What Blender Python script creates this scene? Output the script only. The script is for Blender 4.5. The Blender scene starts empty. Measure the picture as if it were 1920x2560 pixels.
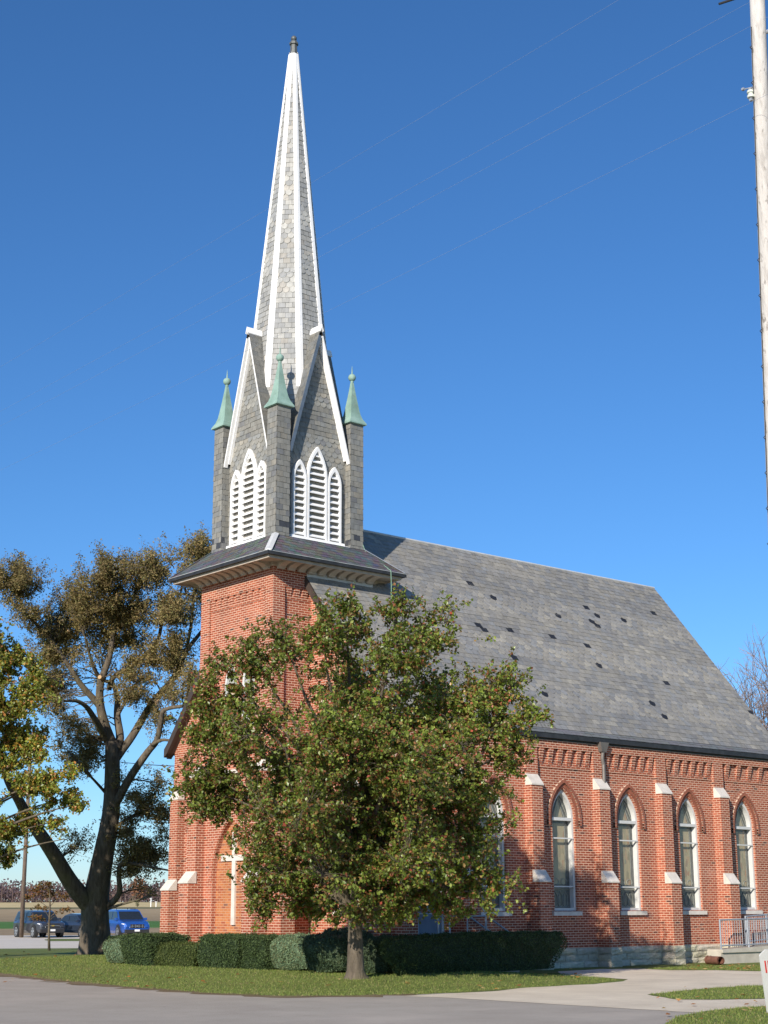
import bpy, bmesh, math, random
import numpy as np
from mathutils import Vector, Matrix

# ------------------------------------------------------------------ camera, sky, sun, exposure
S = 0.766            # church drawing units to metres
Z0 = 2.31            # drawing height of the ground below eye level
F_PX, PITCH, ROLL, YAW = 3805.24, 0.2540, -0.0030, 0.8676
CAM = np.array([-34.2174 * S, -47.0401 * S, Z0 * S])
fw = np.array([math.cos(YAW) * math.cos(PITCH), math.sin(YAW) * math.cos(PITCH), math.sin(PITCH)])
rt = np.array([math.sin(YAW), -math.cos(YAW), 0.0])
up = np.cross(rt, fw)
rt, up = math.cos(ROLL) * rt + math.sin(ROLL) * up, -math.sin(ROLL) * rt + math.cos(ROLL) * up
hf = np.array([math.cos(YAW), math.sin(YAW), 0.0])      # level forward and right of the viewer
hr = np.array([math.sin(YAW), -math.cos(YAW), 0.0])

scene = bpy.context.scene
C = scene.collection
cd = bpy.data.cameras.new("camera")
cd.sensor_fit = 'HORIZONTAL'; cd.sensor_width = 36.0; cd.lens = F_PX / 1920 * 36.0
cd.clip_start = 0.1; cd.clip_end = 8000
cam = bpy.data.objects.new("camera", cd); C.objects.link(cam)
M = Matrix(((rt[0], up[0], -fw[0], CAM[0]), (rt[1], up[1], -fw[1], CAM[1]), (rt[2], up[2], -fw[2], CAM[2]), (0, 0, 0, 1)))
cam.matrix_world = M
scene.camera = cam

SUN = np.array([-2.2, -1.14, 1.06]); SUN /= np.linalg.norm(SUN)
SUN_EL = math.asin(SUN[2]); SUN_AZ = math.atan2(SUN[0], SUN[1])      # azimuth measured from +Y towards +X
w = bpy.data.worlds.new("World"); scene.world = w; w.use_nodes = True
nt = w.node_tree; nt.nodes.clear()
sky = nt.nodes.new("ShaderNodeTexSky"); sky.sky_type = 'NISHITA'; sky.sun_disc = False
sky.sun_elevation = SUN_EL; sky.sun_rotation = SUN_AZ
sky.altitude = 300; sky.air_density = 1.0; sky.dust_density = 0.25; sky.ozone_density = 7.8
bg = nt.nodes.new("ShaderNodeBackground"); bg.inputs[1].default_value = 0.127
wo = nt.nodes.new("ShaderNodeOutputWorld")
hs = nt.nodes.new("ShaderNodeHueSaturation"); hs.inputs["Saturation"].default_value = 1.06; nt.links.new(sky.outputs[0], hs.inputs["Color"]); nt.links.new(hs.outputs[0], bg.inputs[0]); nt.links.new(bg.outputs[0], wo.inputs[0])
sd = bpy.data.lights.new("sun", 'SUN'); sd.energy = 5.0; sd.angle = math.radians(0.53); sd.color = (1.0, 0.91, 0.79)
so = bpy.data.objects.new("sun", sd); C.objects.link(so)
so.rotation_euler = Vector(-SUN).to_track_quat('-Z', 'Y').to_euler()
scene.view_settings.view_transform = 'Standard'; scene.view_settings.look = 'None'
scene.view_settings.exposure = 0.2; scene.view_settings.gamma = 1.0

rng = np.random.default_rng(7); random.seed(7)

# ------------------------------------------------------------------ helpers
def ray(px, py):
    return fw + (px - 960) / F_PX * rt - (py - 1280) / F_PX * up
def ss(t): t = np.clip(t, 0, 1); return t * t * (3 - 2 * t)
def hz(x, y): return .21 * ss((x + 6.2) / 3.7) * (1 - ss((x - .5) / 4.5)) * ss((y + 10.5) / 3.5)     # lawn swells gently towards the tower
def gp(px, py, z=0.0):                     # ground point seen at a place of the photograph
    d = ray(px, py)
    for _ in range(8): t = (z - CAM[2]) / d[2]; p = CAM + t * d; z = float(hz(p[0], p[1]))
    return p
def pt(px, py, depth):                     # point at a distance in front of the viewer
    return CAM + ray(px, py) * depth
def depth_of(p): return float((np.asarray(p) - CAM) @ fw)
def U(x, y, z): return (x * S, y * S, (z + Z0) * S)

class MB:
    def __init__(self, church=False):
        self.v = []; self.f = []; self.t = []; self.church = church; self.tint = (1, 1, 1)
    def add(self, pts, faces, tint=None):
        b = len(self.v)
        if self.church: pts = [U(*p) for p in pts]
        self.v.extend([tuple(map(float, p)) for p in pts])
        self.t.extend([tint or self.tint] * len(pts))
        self.f.extend([tuple(i + b for i in f) for f in faces])
    def poly(self, *pts, tint=None): self.add(pts, [tuple(range(len(pts)))], tint)
    def box(self, x0, x1, y0, y1, z0, z1, tint=None):
        p = [(x0, y0, z0), (x1, y0, z0), (x1, y1, z0), (x0, y1, z0), (x0, y0, z1), (x1, y0, z1), (x1, y1, z1), (x0, y1, z1)]
        self.add(p, [(0, 3, 2, 1), (4, 5, 6, 7), (0, 1, 5, 4), (1, 2, 6, 5), (2, 3, 7, 6), (3, 0, 4, 7)], tint)
    def hexa(self, bot, top, tint=None):     # two matching rings of points joined into a closed solid
        n = len(bot)
        fs = [tuple(reversed(range(n))), tuple(range(n, 2 * n))]
        for i in range(n):
            j = (i + 1) % n; fs.append((i, j, n + j, n + i))
        self.add(list(bot) + list(top), fs, tint)
    def tube(self, path, radii, n=8, tint=None, cap=True):
        path = [np.asarray(p, float) for p in path]
        if np.isscalar(radii): radii = [radii] * len(path)
        pts = []; fs = []
        ref = None
        for i, p in enumerate(path):
            a = path[max(i - 1, 0)]; c = path[min(i + 1, len(path) - 1)]
            d = c - a; d = d / (np.linalg.norm(d) + 1e-12)
            if ref is None:
                ref = np.array([0, 0, 1.0]) if abs(d[2]) < .9 else np.array([1.0, 0, 0])
            s = np.cross(d, ref); s /= np.linalg.norm(s) + 1e-12
            ref = np.cross(s, d)
            for k in range(n):
                q = 2 * math.pi * k / n
                pts.append(p + radii[i] * (math.cos(q) * s + math.sin(q) * ref))
        for i in range(len(path) - 1):
            for k in range(n):
                k2 = (k + 1) % n
                fs.append((i * n + k, i * n + k2, (i + 1) * n + k2, (i + 1) * n + k))
        if cap:
            fs.append(tuple(reversed(range(n)))); m = (len(path) - 1) * n
            fs.append(tuple(range(m, m + n)))
        self.add(pts, fs, tint)
    def lathe(self, cx, cy, prof, n=16, tint=None, square=False, rot=0.0):
        pts = []; fs = []
        if square: n = 4; rot = math.pi / 4
        for z, r in prof:
            for k in range(n):
                q = 2 * math.pi * k / n + rot
                rr = r * (math.sqrt(2) if square else 1)
                pts.append((cx + rr * math.cos(q), cy + rr * math.sin(q), z))
        for i in range(len(prof) - 1):
            for k in range(n):
                k2 = (k + 1) % n
                fs.append((i * n + k, i * n + k2, (i + 1) * n + k2, (i + 1) * n + k))
        fs.append(tuple(reversed(range(n)))); m = (len(prof) - 1) * n
        fs.append(tuple(range(m, m + n)))
        self.add(pts, fs, tint)
    def arrays(self, V, Fq, T):              # bulk quads from numpy
        b = len(self.v); self.v.extend(map(tuple, V.tolist())); self.t.extend(map(tuple, T.tolist()))
        self.f.extend(map(tuple, (Fq + b).tolist()))
    def build(self, name, mat, parent=None, smooth=False, uv=True, bevel=0.0):
        me = bpy.data.meshes.new(name)
        me.from_pydata(self.v, [], self.f); me.update()
        a = me.attributes.new("tint", 'FLOAT_COLOR', 'POINT')
        col = np.ones((len(self.v), 4), np.float32); col[:, :3] = np.array(self.t, np.float32).reshape(-1, 3)
        a.data.foreach_set("color", col.ravel())
        if uv:
            co = np.empty(len(me.vertices) * 3, np.float32); me.vertices.foreach_get("co", co); co = co.reshape(-1, 3)
            nrm = np.empty(len(me.polygons) * 3, np.float32); me.polygons.foreach_get("normal", nrm); nrm = nrm.reshape(-1, 3)
            li = np.empty(len(me.loops), np.int32); me.loops.foreach_get("vertex_index", li)
            ls = np.empty(len(me.polygons), np.int32); me.polygons.foreach_get("loop_total", ls)
            ax = np.argmax(np.abs(nrm) * np.array([1, 1.0, .9]), axis=1); ax = np.repeat(ax, ls)
            P = co[li]
            uvv = np.where((ax == 0)[:, None], P[:, [1, 2]], np.where((ax == 1)[:, None], P[:, [0, 2]] + [.1, 0], P[:, [0, 1]]))
            l = me.uv_layers.new(name="UVMap"); l.data.foreach_set("uv", uvv.astype(np.float32).ravel())
        if smooth: me.polygons.foreach_set("use_smooth", [True] * len(me.polygons))
        me.materials.append(mat)
        o = bpy.data.objects.new(name, me); C.objects.link(o)
        if parent is not None: o.parent = parent
        if bevel:
            m = o.modifiers.new("bevel", 'BEVEL'); m.width = bevel; m.segments = 2; m.limit_method = 'ANGLE'
        return o

def tag(o, label=None, cat=None, group=None, kind=None):
    if label: o["label"] = label
    if cat: o["category"] = cat
    if group: o["group"] = group
    if kind: o["kind"] = kind
    return o
def thing(name, label, cat, loc=(0, 0, 0), rz=0.0, group=None):
    o = bpy.data.objects.new(name, None); C.objects.link(o)
    o.empty_display_size = 0.2; o.location = loc; o.rotation_euler = (0, 0, rz)
    return tag(o, label, cat, group)

# ------------------------------------------------------------------ materials
def new_mat(name):
    m = bpy.data.materials.new(name); m.use_nodes = True
    n = m.node_tree; b = n.nodes["Principled BSDF"]; return m, n, b
def N(nt, t, **kw):
    n = nt.nodes.new(t)
    for k, v in kw.items():
        if k.startswith("i_"): n.inputs[k[2:].replace("_", " ")].default_value = v
        else: setattr(n, k, v)
    return n
def rgba(c): return (c[0], c[1], c[2], 1)
def ramp(nt, fac, stops):
    r = nt.nodes.new("ShaderNodeValToRGB"); e = r.color_ramp.elements
    while len(e) < len(stops): e.new(0.5)
    for i, (p, c) in enumerate(stops): e[i].position = p; e[i].color = rgba(c)
    nt.links.new(fac, r.inputs[0]); return r.outputs[0]
def mixc(nt, fac, a, b, mode='MIX'):
    m = nt.nodes.new("ShaderNodeMix"); m.data_type = 'RGBA'; m.blend_type = mode
    for sock, val in ((m.inputs[0], fac), (m.inputs[6], a), (m.inputs[7], b)):
        if isinstance(val, bpy.types.NodeSocket): nt.links.new(val, sock)
        elif isinstance(val, (int, float)): sock.default_value = val
        else: sock.default_value = rgba(val)
    return m.outputs[2]
def noise(nt, scale, detail=4, rough=.55, vec=None, out=0):
    n = nt.nodes.new("ShaderNodeTexNoise"); n.inputs["Scale"].default_value = scale
    n.inputs["Detail"].default_value = detail; n.inputs["Roughness"].default_value = rough
    if vec is None:
        tc = nt.nodes.new("ShaderNodeTexCoord"); vec = tc.outputs["Object"]
    nt.links.new(vec, n.inputs["Vector"]); return n.outputs[out]
def math_(nt, op, a, b=0.0):
    m = nt.nodes.new("ShaderNodeMath"); m.operation = op
    for s, v in ((m.inputs[0], a), (m.inputs[1], b)):
        if isinstance(v, bpy.types.NodeSocket): nt.links.new(v, s)
        else: s.default_value = v
    return m.outputs[0]
def bump(nt, b, h, strength=.3, dist=.02):
    n = nt.nodes.new("ShaderNodeBump"); n.inputs["Strength"].default_value = strength; n.inputs["Distance"].default_value = dist
    nt.links.new(h, n.inputs["Height"]); nt.links.new(n.outputs[0], b.inputs["Normal"])

def plain(name, col, rough=.6, var=.15, scale=6.0, metal=0.0, bumpv=.0, spec=.4):
    m, n, b = new_mat(name)
    f = noise(n, scale, 5)
    dark = tuple(c * (1 - var) for c in col); lite = tuple(min(1, c * (1 + var)) for c in col)
    n.links.new(ramp(n, f, [(.3, dark), (.7, lite)]), b.inputs["Base Color"])
    b.inputs["Roughness"].default_value = rough; b.inputs["Metallic"].default_value = metal
    b.inputs["Specular IOR Level"].default_value = spec
    if bumpv: bump(n, b, noise(n, scale * 6, 5), bumpv, .01)
    return m

def brick_mat(name, c1, c2, mortar, extra=None):
    m, n, b = new_mat(name)
    uv = n.nodes.new("ShaderNodeUVMap")
    br = N(n, "ShaderNodeTexBrick"); br.offset = .5
    for k, v in (("Scale", 1.0), ("Mortar Size", .0095), ("Mortar Smooth", .15), ("Bias", 0.0), ("Brick Width", .222), ("Row Height", .0725)):
        br.inputs[k].default_value = v
    br.inputs["Color1"].default_value = rgba((0, 0, 0)); br.inputs["Color2"].default_value = rgba((1, 1, 1)); br.inputs["Mortar"].default_value = rgba((.5, .5, .5))
    n.links.new(uv.outputs[0], br.inputs["Vector"])
    st = [(0, c1), (.35, tuple((a * .6 + d * .4) for a, d in zip(c1, c2))), (.75, c2), (.93, tuple(x * 1.12 for x in c2)), (1, (.09, .045, .04))]
    if extra: st = extra
    col = ramp(n, br.outputs["Color"], st)
    big = noise(n, .55, 4)
    col = mixc(n, 1.0, col, ramp(n, big, [(.3, (.82, .80, .80)), (.7, (1.12, 1.12, 1.12))]), 'MULTIPLY')
    stn = n.nodes.new("ShaderNodeMapping"); stn.inputs["Scale"].default_value = (1.6, .22, 1); n.links.new(uv.outputs[0], stn.inputs[0])
    col = mixc(n, 1.0, col, ramp(n, noise(n, 1.0, 6, .65, stn.outputs[0]), [(.32, (.74, .72, .72)), (.5, (1, 1, 1)), (.72, (1.12, 1.1, 1.06))]), 'MULTIPLY')
    sm = noise(n, 40, 3)
    col = mixc(n, 1.0, col, ramp(n, sm, [(.25, (.8, .8, .8)), (.75, (1.18, 1.18, 1.18))]), 'MULTIPLY')
    mo = mixc(n, noise(n, 1.3, 3), tuple(x * .8 for x in mortar), tuple(x * 1.15 for x in mortar))
    # pale washed-out efflorescence in irregular patches
    eff = ramp(n, noise(n, .9, 6, .7), [(.60, (0, 0, 0)), (.78, (.28, .28, .28))])
    col = mixc(n, eff, col, (.52, .40, .34))
    col = mixc(n, br.outputs["Fac"], col, mo)
    n.links.new(col, b.inputs["Base Color"])
    b.inputs["Roughness"].default_value = .88; b.inputs["Specular IOR Level"].default_value = .2
    h = math_(n, 'SUBTRACT', math_(n, 'MULTIPLY', sm, .25), br.outputs["Fac"])
    bump(n, b, h, .55, .012)
    return m

M_brick = brick_mat("red_brick", (.295, .074, .040), (.395, .112, .060), (.68, .47, .345))
M_orange = brick_mat("orange_brick", (.42, .15, .06), (.50, .20, .075), (.56, .33, .2),
                     [(0, (.34, .09, .045)), (.25, (.45, .16, .062)), (.6, (.49, .185, .07)), (.85, (.37, .11, .052)), (.97, (.26, .12, .08)), (1, (.2, .1, .07))])
M_stonecap = plain("limestone", (.66, .61, .54), .85, .12, 5, bumpv=.15)
M_white = plain("white_paint", (.86, .86, .85), .5, .04, 4)
M_creamtrim = plain("cream_trim", (.45, .385, .315), .7, .16, 5)
M_flash = plain("grey_flashing", (.55, .56, .56), .5, .12, 3)
M_gutter = plain("dark_gutter", (.045, .045, .045), .45, .3, 4, metal=.3)
M_gutterlip = plain("gutter_lip", (.55, .55, .52), .4, .25, 2, metal=.3)
M_brown = plain("brown_paint", (.06, .045, .038), .55, .2, 4)
M_copper = None
M_grey = plain("galvanised_steel", (.36, .39, .43), .45, .15, 8, metal=.35)
M_door = plain("blue_grey_door", (.20, .24, .30), .5, .1, 3)
M_concrete = plain("concrete", (.50, .46, .38), .9, .15, 3, bumpv=.2)
M_pipe = plain("clay_pipe", (.22, .10, .07), .7, .25, 6)
M_louvdark = plain("louvre_back", (.24, .23, .20), .9, .2, 5)
M_bluegrey = plain("blue_grey", (.13, .17, .22), .5, .15, 5, metal=.2)
M_black = plain("black_iron", (.03, .03, .03), .5, .2, 5)

def copper():
    m, n, b = new_mat("verdigris_copper")
    c = ramp(n, noise(n, 2.2, 6, .65), [(.25, (.17, .27, .22)), (.55, (.26, .40, .34)), (.8, (.36, .48, .42))])
    st = ramp(n, noise(n, 7, 5), [(.62, (0, 0, 0)), (.8, (1, 1, 1))])
    c = mixc(n, st, c, (.20, .19, .13)); n.links.new(c, b.inputs["Base Color"]); b.inputs["Roughness"].default_value = .75
    bump(n, b, noise(n, 8, 4), .25, .02)
    return m
M_copper = copper()

def slate_mat(name, mul=1.0, pale=.35):
    m, n, b = new_mat(name)
    at = n.nodes.new("ShaderNodeAttribute"); at.attribute_name = "tint"
    tc = n.nodes.new("ShaderNodeTexCoord")
    mp = n.nodes.new("ShaderNodeMapping"); mp.inputs["Scale"].default_value = (1.0, 1.0, .35)
    n.links.new(tc.outputs["Object"], mp.inputs["Vector"])
    f = noise(n, 9, 6, .7, mp.outputs[0])
    c = mixc(n, 1.0, at.outputs["Color"], ramp(n, f, [(.25, (.72 * mul,) * 3), (.75, (1.2 * mul,) * 3)]), 'MULTIPLY')
    li = ramp(n, noise(n, 5.5, 7, .75), [(.56, (0, 0, 0)), (.72, (pale,) * 3)])
    c = mixc(n, li, c, (.40, .38, .33))
    big = noise(n, .35, 3)
    c = mixc(n, 1.0, c, ramp(n, big, [(.3, (.90, .90, .90)), (.7, (1.12, 1.10, 1.06))]), 'MULTIPLY')
    n.links.new(c, b.inputs["Base Color"]); b.inputs["Roughness"].default_value = .62; b.inputs["Specular IOR Level"].default_value = .35
    bump(n, b, f, .3, .012)
    return m
M_slate = slate_mat("roof_slate")
M_slate_t = slate_mat("tower_slate", 1.0, .3)

def rubble():
    m, n, b = new_mat("rubble_stone")
    at = n.nodes.new("ShaderNodeAttribute"); at.attribute_name = "tint"
    f = noise(n, 5, 7, .7)
    c = mixc(n, 1.0, at.outputs["Color"], ramp(n, f, [(.25, (.68, .66, .62)), (.75, (1.2, 1.2, 1.18))]), 'MULTIPLY')
    st = ramp(n, noise(n, 1.6, 5), [(.6, (0, 0, 0)), (.78, (.5, .5, .5))]); c = mixc(n, st, c, (.34, .24, .16))
    n.links.new(c, b.inputs["Base Color"]); b.inputs["Roughness"].default_value = .9
    bump(n, b, noise(n, 9, 6, .7), .9, .05)
    return m
M_rubble = rubble()

def stained():
    m, n, b = new_mat("stained_glass")
    uv = n.nodes.new("ShaderNodeUVMap"); sx = n.nodes.new("ShaderNodeSeparateXYZ"); n.links.new(uv.outputs[0], sx.inputs[0])
    mp = n.nodes.new("ShaderNodeMapping"); mp.inputs["Scale"].default_value = (7.0, 2.6, 1); n.links.new(uv.outputs[0], mp.inputs[0])
    vo = n.nodes.new("ShaderNodeTexVoronoi"); vo.inputs["Scale"].default_value = 1.6; n.links.new(mp.outputs[0], vo.inputs["Vector"])
    c = ramp(n, vo.outputs["Color"], [(.1, (.20, .18, .11)), (.35, (.34, .29, .17)), (.6, (.40, .34, .21)), (.8, (.34, .17, .09)), (.95, (.20, .20, .14))])
    f = noise(n, 2.2, 4, .6, mp.outputs[0])
    c = mixc(n, math_(n, 'MULTIPLY', f, .6), c, (.26, .24, .17))
    at = n.nodes.new("ShaderNodeAttribute"); at.attribute_name = "tint"
    c = mixc(n, 1.0, c, at.outputs["Color"], 'MULTIPLY')
    n.links.new(c, b.inputs["Base Color"]); b.inputs["Roughness"].default_value = .35
    b.inputs["Coat Weight"].default_value = .6; b.inputs["Coat Roughness"].default_value = .04
    bump(n, b, vo.outputs["Distance"], .2, .01)
    return m
M_glass = stained()
M_dkglass = plain("border_glass", (.085, .092, .085), .3, .35, 9, spec=.5)
M_dkglass.node_tree.nodes["Principled BSDF"].inputs["Coat Weight"].default_value = .5
M_lead = plain("lead_tracery", (.30, .31, .27), .6, .15, 10)
M_frame = plain("grey_white_frame", (.62, .63, .61), .55, .08, 4)
M_pane = plain("grey_pane", (.36, .37, .33), .3, .3, 2.5)

def leaf_mat(name, trans=.3, rough=.42, spec=.5):
    m, n, b = new_mat(name)
    at = n.nodes.new("ShaderNodeAttribute"); at.attribute_name = "tint"
    n.links.new(at.outputs["Color"], b.inputs["Base Color"]); b.inputs["Roughness"].default_value = rough
    b.inputs["Specular IOR Level"].default_value = spec
    tr = n.nodes.new("ShaderNodeBsdfTranslucent")
    tcol = mixc(n, 1.0, at.outputs["Color"], (1.25, 1.2, .6), 'MULTIPLY'); n.links.new(tcol, tr.inputs[0])
    mx = n.nodes.new("ShaderNodeMixShader"); mx.inputs[0].default_value = trans
    n.links.new(b.outputs[0], mx.inputs[1]); n.links.new(tr.outputs[0], mx.inputs[2])
    n.links.new(mx.outputs[0], n.nodes["Material Output"].inputs[0])
    return m
M_leaf = leaf_mat("glossy_leaf", .36, .38, .5)
M_leafdry = leaf_mat("dry_leaf", .3, .7, .2)
M_needle = leaf_mat("hedge_needles", .1, .6, .25)

def bark(name, c0, c1, sc=1.0):
    m, n, b = new_mat(name)
    tc = n.nodes.new("ShaderNodeTexCoord"); mp = n.nodes.new("ShaderNodeMapping"); mp.inputs["Scale"].default_value = (9 * sc, 9 * sc, 1.6 * sc)
    n.links.new(tc.outputs["Object"], mp.inputs[0])
    f = noise(n, 1.0, 7, .7, mp.outputs[0])
    c = ramp(n, f, [(.3, c0), (.7, c1)])
    mo = ramp(n, noise(n, .9, 4), [(.52, (0, 0, 0)), (.72, (.6, .6, .6))]); c = mixc(n, mo, c, (.13, .12, .045))
    n.links.new(c, b.inputs["Base Color"]); b.inputs["Roughness"].default_value = .95; bump(n, b, f, .9, .05)
    return m
M_bark = bark("oak_bark", (.055, .042, .03), (.20, .165, .12))
M_barkp = bark("pear_bark", (.07, .055, .04), (.19, .155, .115), 1.6)
M_barkg = bark("pale_bark", (.17, .13, .125), (.34, .27, .25))
def polewood():
    m, n, b = new_mat("weathered_pole")
    tc = n.nodes.new("ShaderNodeTexCoord"); mp = n.nodes.new("ShaderNodeMapping"); mp.inputs["Scale"].default_value = (16, 16, .8)
    n.links.new(tc.outputs["Object"], mp.inputs[0])
    f = noise(n, 1.0, 7, .65, mp.outputs[0]); c = ramp(n, f, [(.3, (.40, .375, .345)), (.5, (.56, .535, .50)), (.75, (.66, .635, .60))])
    mp2 = n.nodes.new("ShaderNodeMapping"); mp2.inputs["Scale"].default_value = (11, 11, 3.2); n.links.new(tc.outputs["Object"], mp2.inputs[0])
    sp = ramp(n, noise(n, 1.3, 4, .6, mp2.outputs[0]), [(.58, (0, 0, 0)), (.66, (.7, .7, .7))]); c = mixc(n, sp, c, (.15, .13, .11))
    n.links.new(c, b.inputs["Base Color"]); b.inputs["Roughness"].default_value = .9; bump(n, b, f, .5, .01)
    return m
M_pole = polewood()

def ground_mat(name, stops, scale, fine=60, fstr=.25, rough=.95, bumps=.3, extra=None):
    m, n, b = new_mat(name)
    c = ramp(n, noise(n, scale, 6, .62), stops)
    f = noise(n, fine, 4, .7)
    c = mixc(n, 1.0, c, ramp(n, f, [(.25, (1 - fstr,) * 3), (.75, (1 + fstr,) * 3)]), 'MULTIPLY')
    if extra: c = extra(n, c)
    n.links.new(c, b.inputs["Base Color"]); b.inputs["Roughness"].default_value = rough; b.inputs["Specular IOR Level"].default_value = .2
    bump(n, b, f, bumps, .02)
    return m
def lawn_extra(n, c):
    dry = ramp(n, noise(n, 1.1, 6, .7), [(.56, (0, 0, 0)), (.74, (.75, .75, .75))])
    return mixc(n, dry, c, (.29, .23, .10))
M_lawn = ground_mat("lawn_grass", [(.3, (.11, .148, .034)), (.7, (.18, .212, .056))], .6, 45, .35, extra=lawn_extra)
def road_extra(n, c):
    p = ramp(n, noise(n, .35, 5, .65), [(.50, (0, 0, 0)), (.68, (.55, .55, .55))])
    c = mixc(n, p, c, (.54, .47, .385))
    sp = ramp(n, noise(n, 140, 2), [(.62, (0, 0, 0)), (.7, (.6, .6, .6))])
    c = mixc(n, sp, c, (.60, .56, .50)); dk = ramp(n, noise(n, 1.7, 7, .75), [(.60, (0, 0, 0)), (.70, (.35, .35, .35))]); return mixc(n, dk, c, (.24, .215, .20))
M_road = ground_mat("worn_asphalt", [(.3, (.385, .335, .275)), (.7, (.45, .40, .33))], .8, 70, .22, extra=road_extra)
M_drive = ground_mat("pale_gravel", [(.3, (.63, .535, .40)), (.7, (.82, .71, .54))], .7, 55, .2)
M_lot = ground_mat("lot_gravel", [(.3, (.62, .555, .46)), (.7, (.72, .645, .54))], .3, 20, .12)
M_dirt = ground_mat("dry_verge", [(.3, (.15, .105, .06)), (.7, (.24, .185, .10))], 1.4, 50, .35)

# ------------------------------------------------------------------ ground, fields, road
def far_z(d): return max(0.0, d - 112.0) * 0.0098
mb = MB()
ds = [-60, -20, 0, 30, 60, 112, 140, 180, 240, 300, 380, 460, 700, 1500, 4000]
us = [-2500, -900, -300, -120, -60, 0, 60, 120, 300, 900, 2500]
c0 = np.array([CAM[0], CAM[1], 0.0])
pts = [tuple(c0 + hf * d + hr * u + np.array([0, 0, far_z(min(d, 470))])) for d in ds for u in us]
fs = [(i * len(us) + j, i * len(us) + j + 1, (i + 1) * len(us) + j + 1, (i + 1) * len(us) + j) for i in range(len(ds) - 1) for j in range(len(us) - 1)]
mb.add(pts, fs)
def field_mat():
    m, n, b = new_mat("farm_fields")
    g = n.nodes.new("ShaderNodeNewGeometry"); sp = n.nodes.new("ShaderNodeVectorMath"); sp.operation = 'DOT_PRODUCT'
    ang = YAW + math.radians(3)
    sp.inputs[1].default_value = (math.cos(ang), math.sin(ang), 0); n.links.new(g.outputs["Position"], sp.inputs[0])
    base = float(c0 @ np.array([math.cos(ang), math.sin(ang), 0]))
    d = math_(n, 'SUBTRACT', sp.outputs["Value"], base)
    d = math_(n, 'ADD', d, math_(n, 'MULTIPLY', noise(n, .05, 3), 8.0))
    t = math_(n, 'DIVIDE', d, 500.0)
    c = ramp(n, t, [(.0, (.10, .14, .04)), (.205, (.10, .14, .04)), (.215, (.34, .25, .15)), (.265, (.36, .27, .16)),
                    (.272, (.09, .20, .045)), (.325, (.09, .19, .05)), (.335, (.32, .24, .14)), (.45, (.42, .31, .175)), (.56, (.44, .33, .19)),
                    (.575, (.19, .17, .08)), (.62, (.20, .18, .09)), (.635, (.66, .52, .26)), (1, (.66, .52, .26))])
    f = noise(n, .25, 6, .7)
    c = mixc(n, 1.0, c, ramp(n, f, [(.3, (.8, .8, .8)), (.7, (1.15, 1.15, 1.15))]), 'MULTIPLY')
    n.links.new(c, b.inputs["Base Color"]); b.inputs["Roughness"].default_value = 1.0; b.inputs["Specular IOR Level"].default_value = .1
    return m
o = mb.build("ground", field_mat()); tag(o, kind="structure")

def wob(pts, amp, step=.35, seed=0):
    """closed outline resampled with small irregular wobble"""
    r = np.random.default_rng(seed); out = []
    n = len(pts)
    for i in range(n):
        a = np.array(pts[i][:2], float); b = np.array(pts[(i + 1) % n][:2], float)
        L = np.linalg.norm(b - a); k = max(1, int(L / step)); k = min(k, 160)
        nn = np.array([-(b - a)[1], (b - a)[0]]) / (L + 1e-9)
        for j in range(k):
            out.append(a + (b - a) * j / k + nn * r.normal(0, amp) * (1 if L > .3 else .3))
    return out
def sheet(name, outline, z, mat, amp=.05, step=.35, seed=1, grid=.9):
    from mathutils.geometry import delaunay_2d_cdt
    q = wob(outline, amp, step, seed); A = np.array(q); lo, hi = A.min(0), A.max(0)
    gx, gy = np.meshgrid(np.arange(max(lo[0], -20), min(hi[0], 20), grid), np.arange(max(lo[1], -20), min(hi[1], 25), grid)); I = np.c_[gx.ravel(), gy.ravel()]
    I = I[inside(A, I)] if len(I) else I
    P = [Vector(p) for p in A] + [Vector(p) for p in I]; n = len(A)
    vs, es, fs, *_ = delaunay_2d_cdt(P, [(i, (i + 1) % n) for i in range(n)], [], 1, 1e-4)
    mb = MB(); mb.add([(v[0], v[1], z + float(hz(v[0], v[1]))) for v in vs], [tuple(f) for f in fs])
    o = mb.build(name, mat); tag(o, kind="structure"); return o
def inside(poly, P):
    poly = np.array([p[:2] for p in poly]); x, y = P[:, 0], P[:, 1]; r = np.zeros(len(P), bool); j = len(poly) - 1
    for i in range(len(poly)):
        xi, yi = poly[i]; xj, yj = poly[j]
        c = ((yi > y) != (yj > y)) & (x < (xj - xi) * (y - yi) / (yj - yi + 1e-12) + xi); r ^= c; j = i
    return r
G = lambda x, y: gp(x, y)[:2]
# lawn around the church, out to the gravel lot
far = [G(-300, 2371), G(0, 2371), G(203, 2370.5), G(420, 2369)]
lawn_outline = [G(-420, 2445), G(0, 2437), G(150, 2455), G(347, 2473), G(520, 2487), G(717, 2495), G(900, 2493), G(1041, 2489), G(1180, 2481), G(1308, 2472),
                G(1480, 2466), (30, -9), (30, 30), (0, 40)] + [tuple(p) for p in reversed(far)]
sheet("lawn", lawn_outline, .006, M_lawn, .03, .5, 3)
# asphalt road in the foreground: runs along the church front
e0 = gp(-420, 2441); e1 = gp(0, 2434)
road = [G(-420, 2441), G(0, 2434), G(150, 2453), G(347, 2471), G(520, 2485), G(717, 2494), G(900, 2492), G(1041, 2488), G(1120, 2484), G(1300, 2484), G(1500, 2492), G(1700, 2500), G(1925, 2512), G(2300, 2520),
        (30, -60), (-40, -60), (-60, 20)]
sheet("road", road, .011, M_road, .04, .5, 4)
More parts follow.
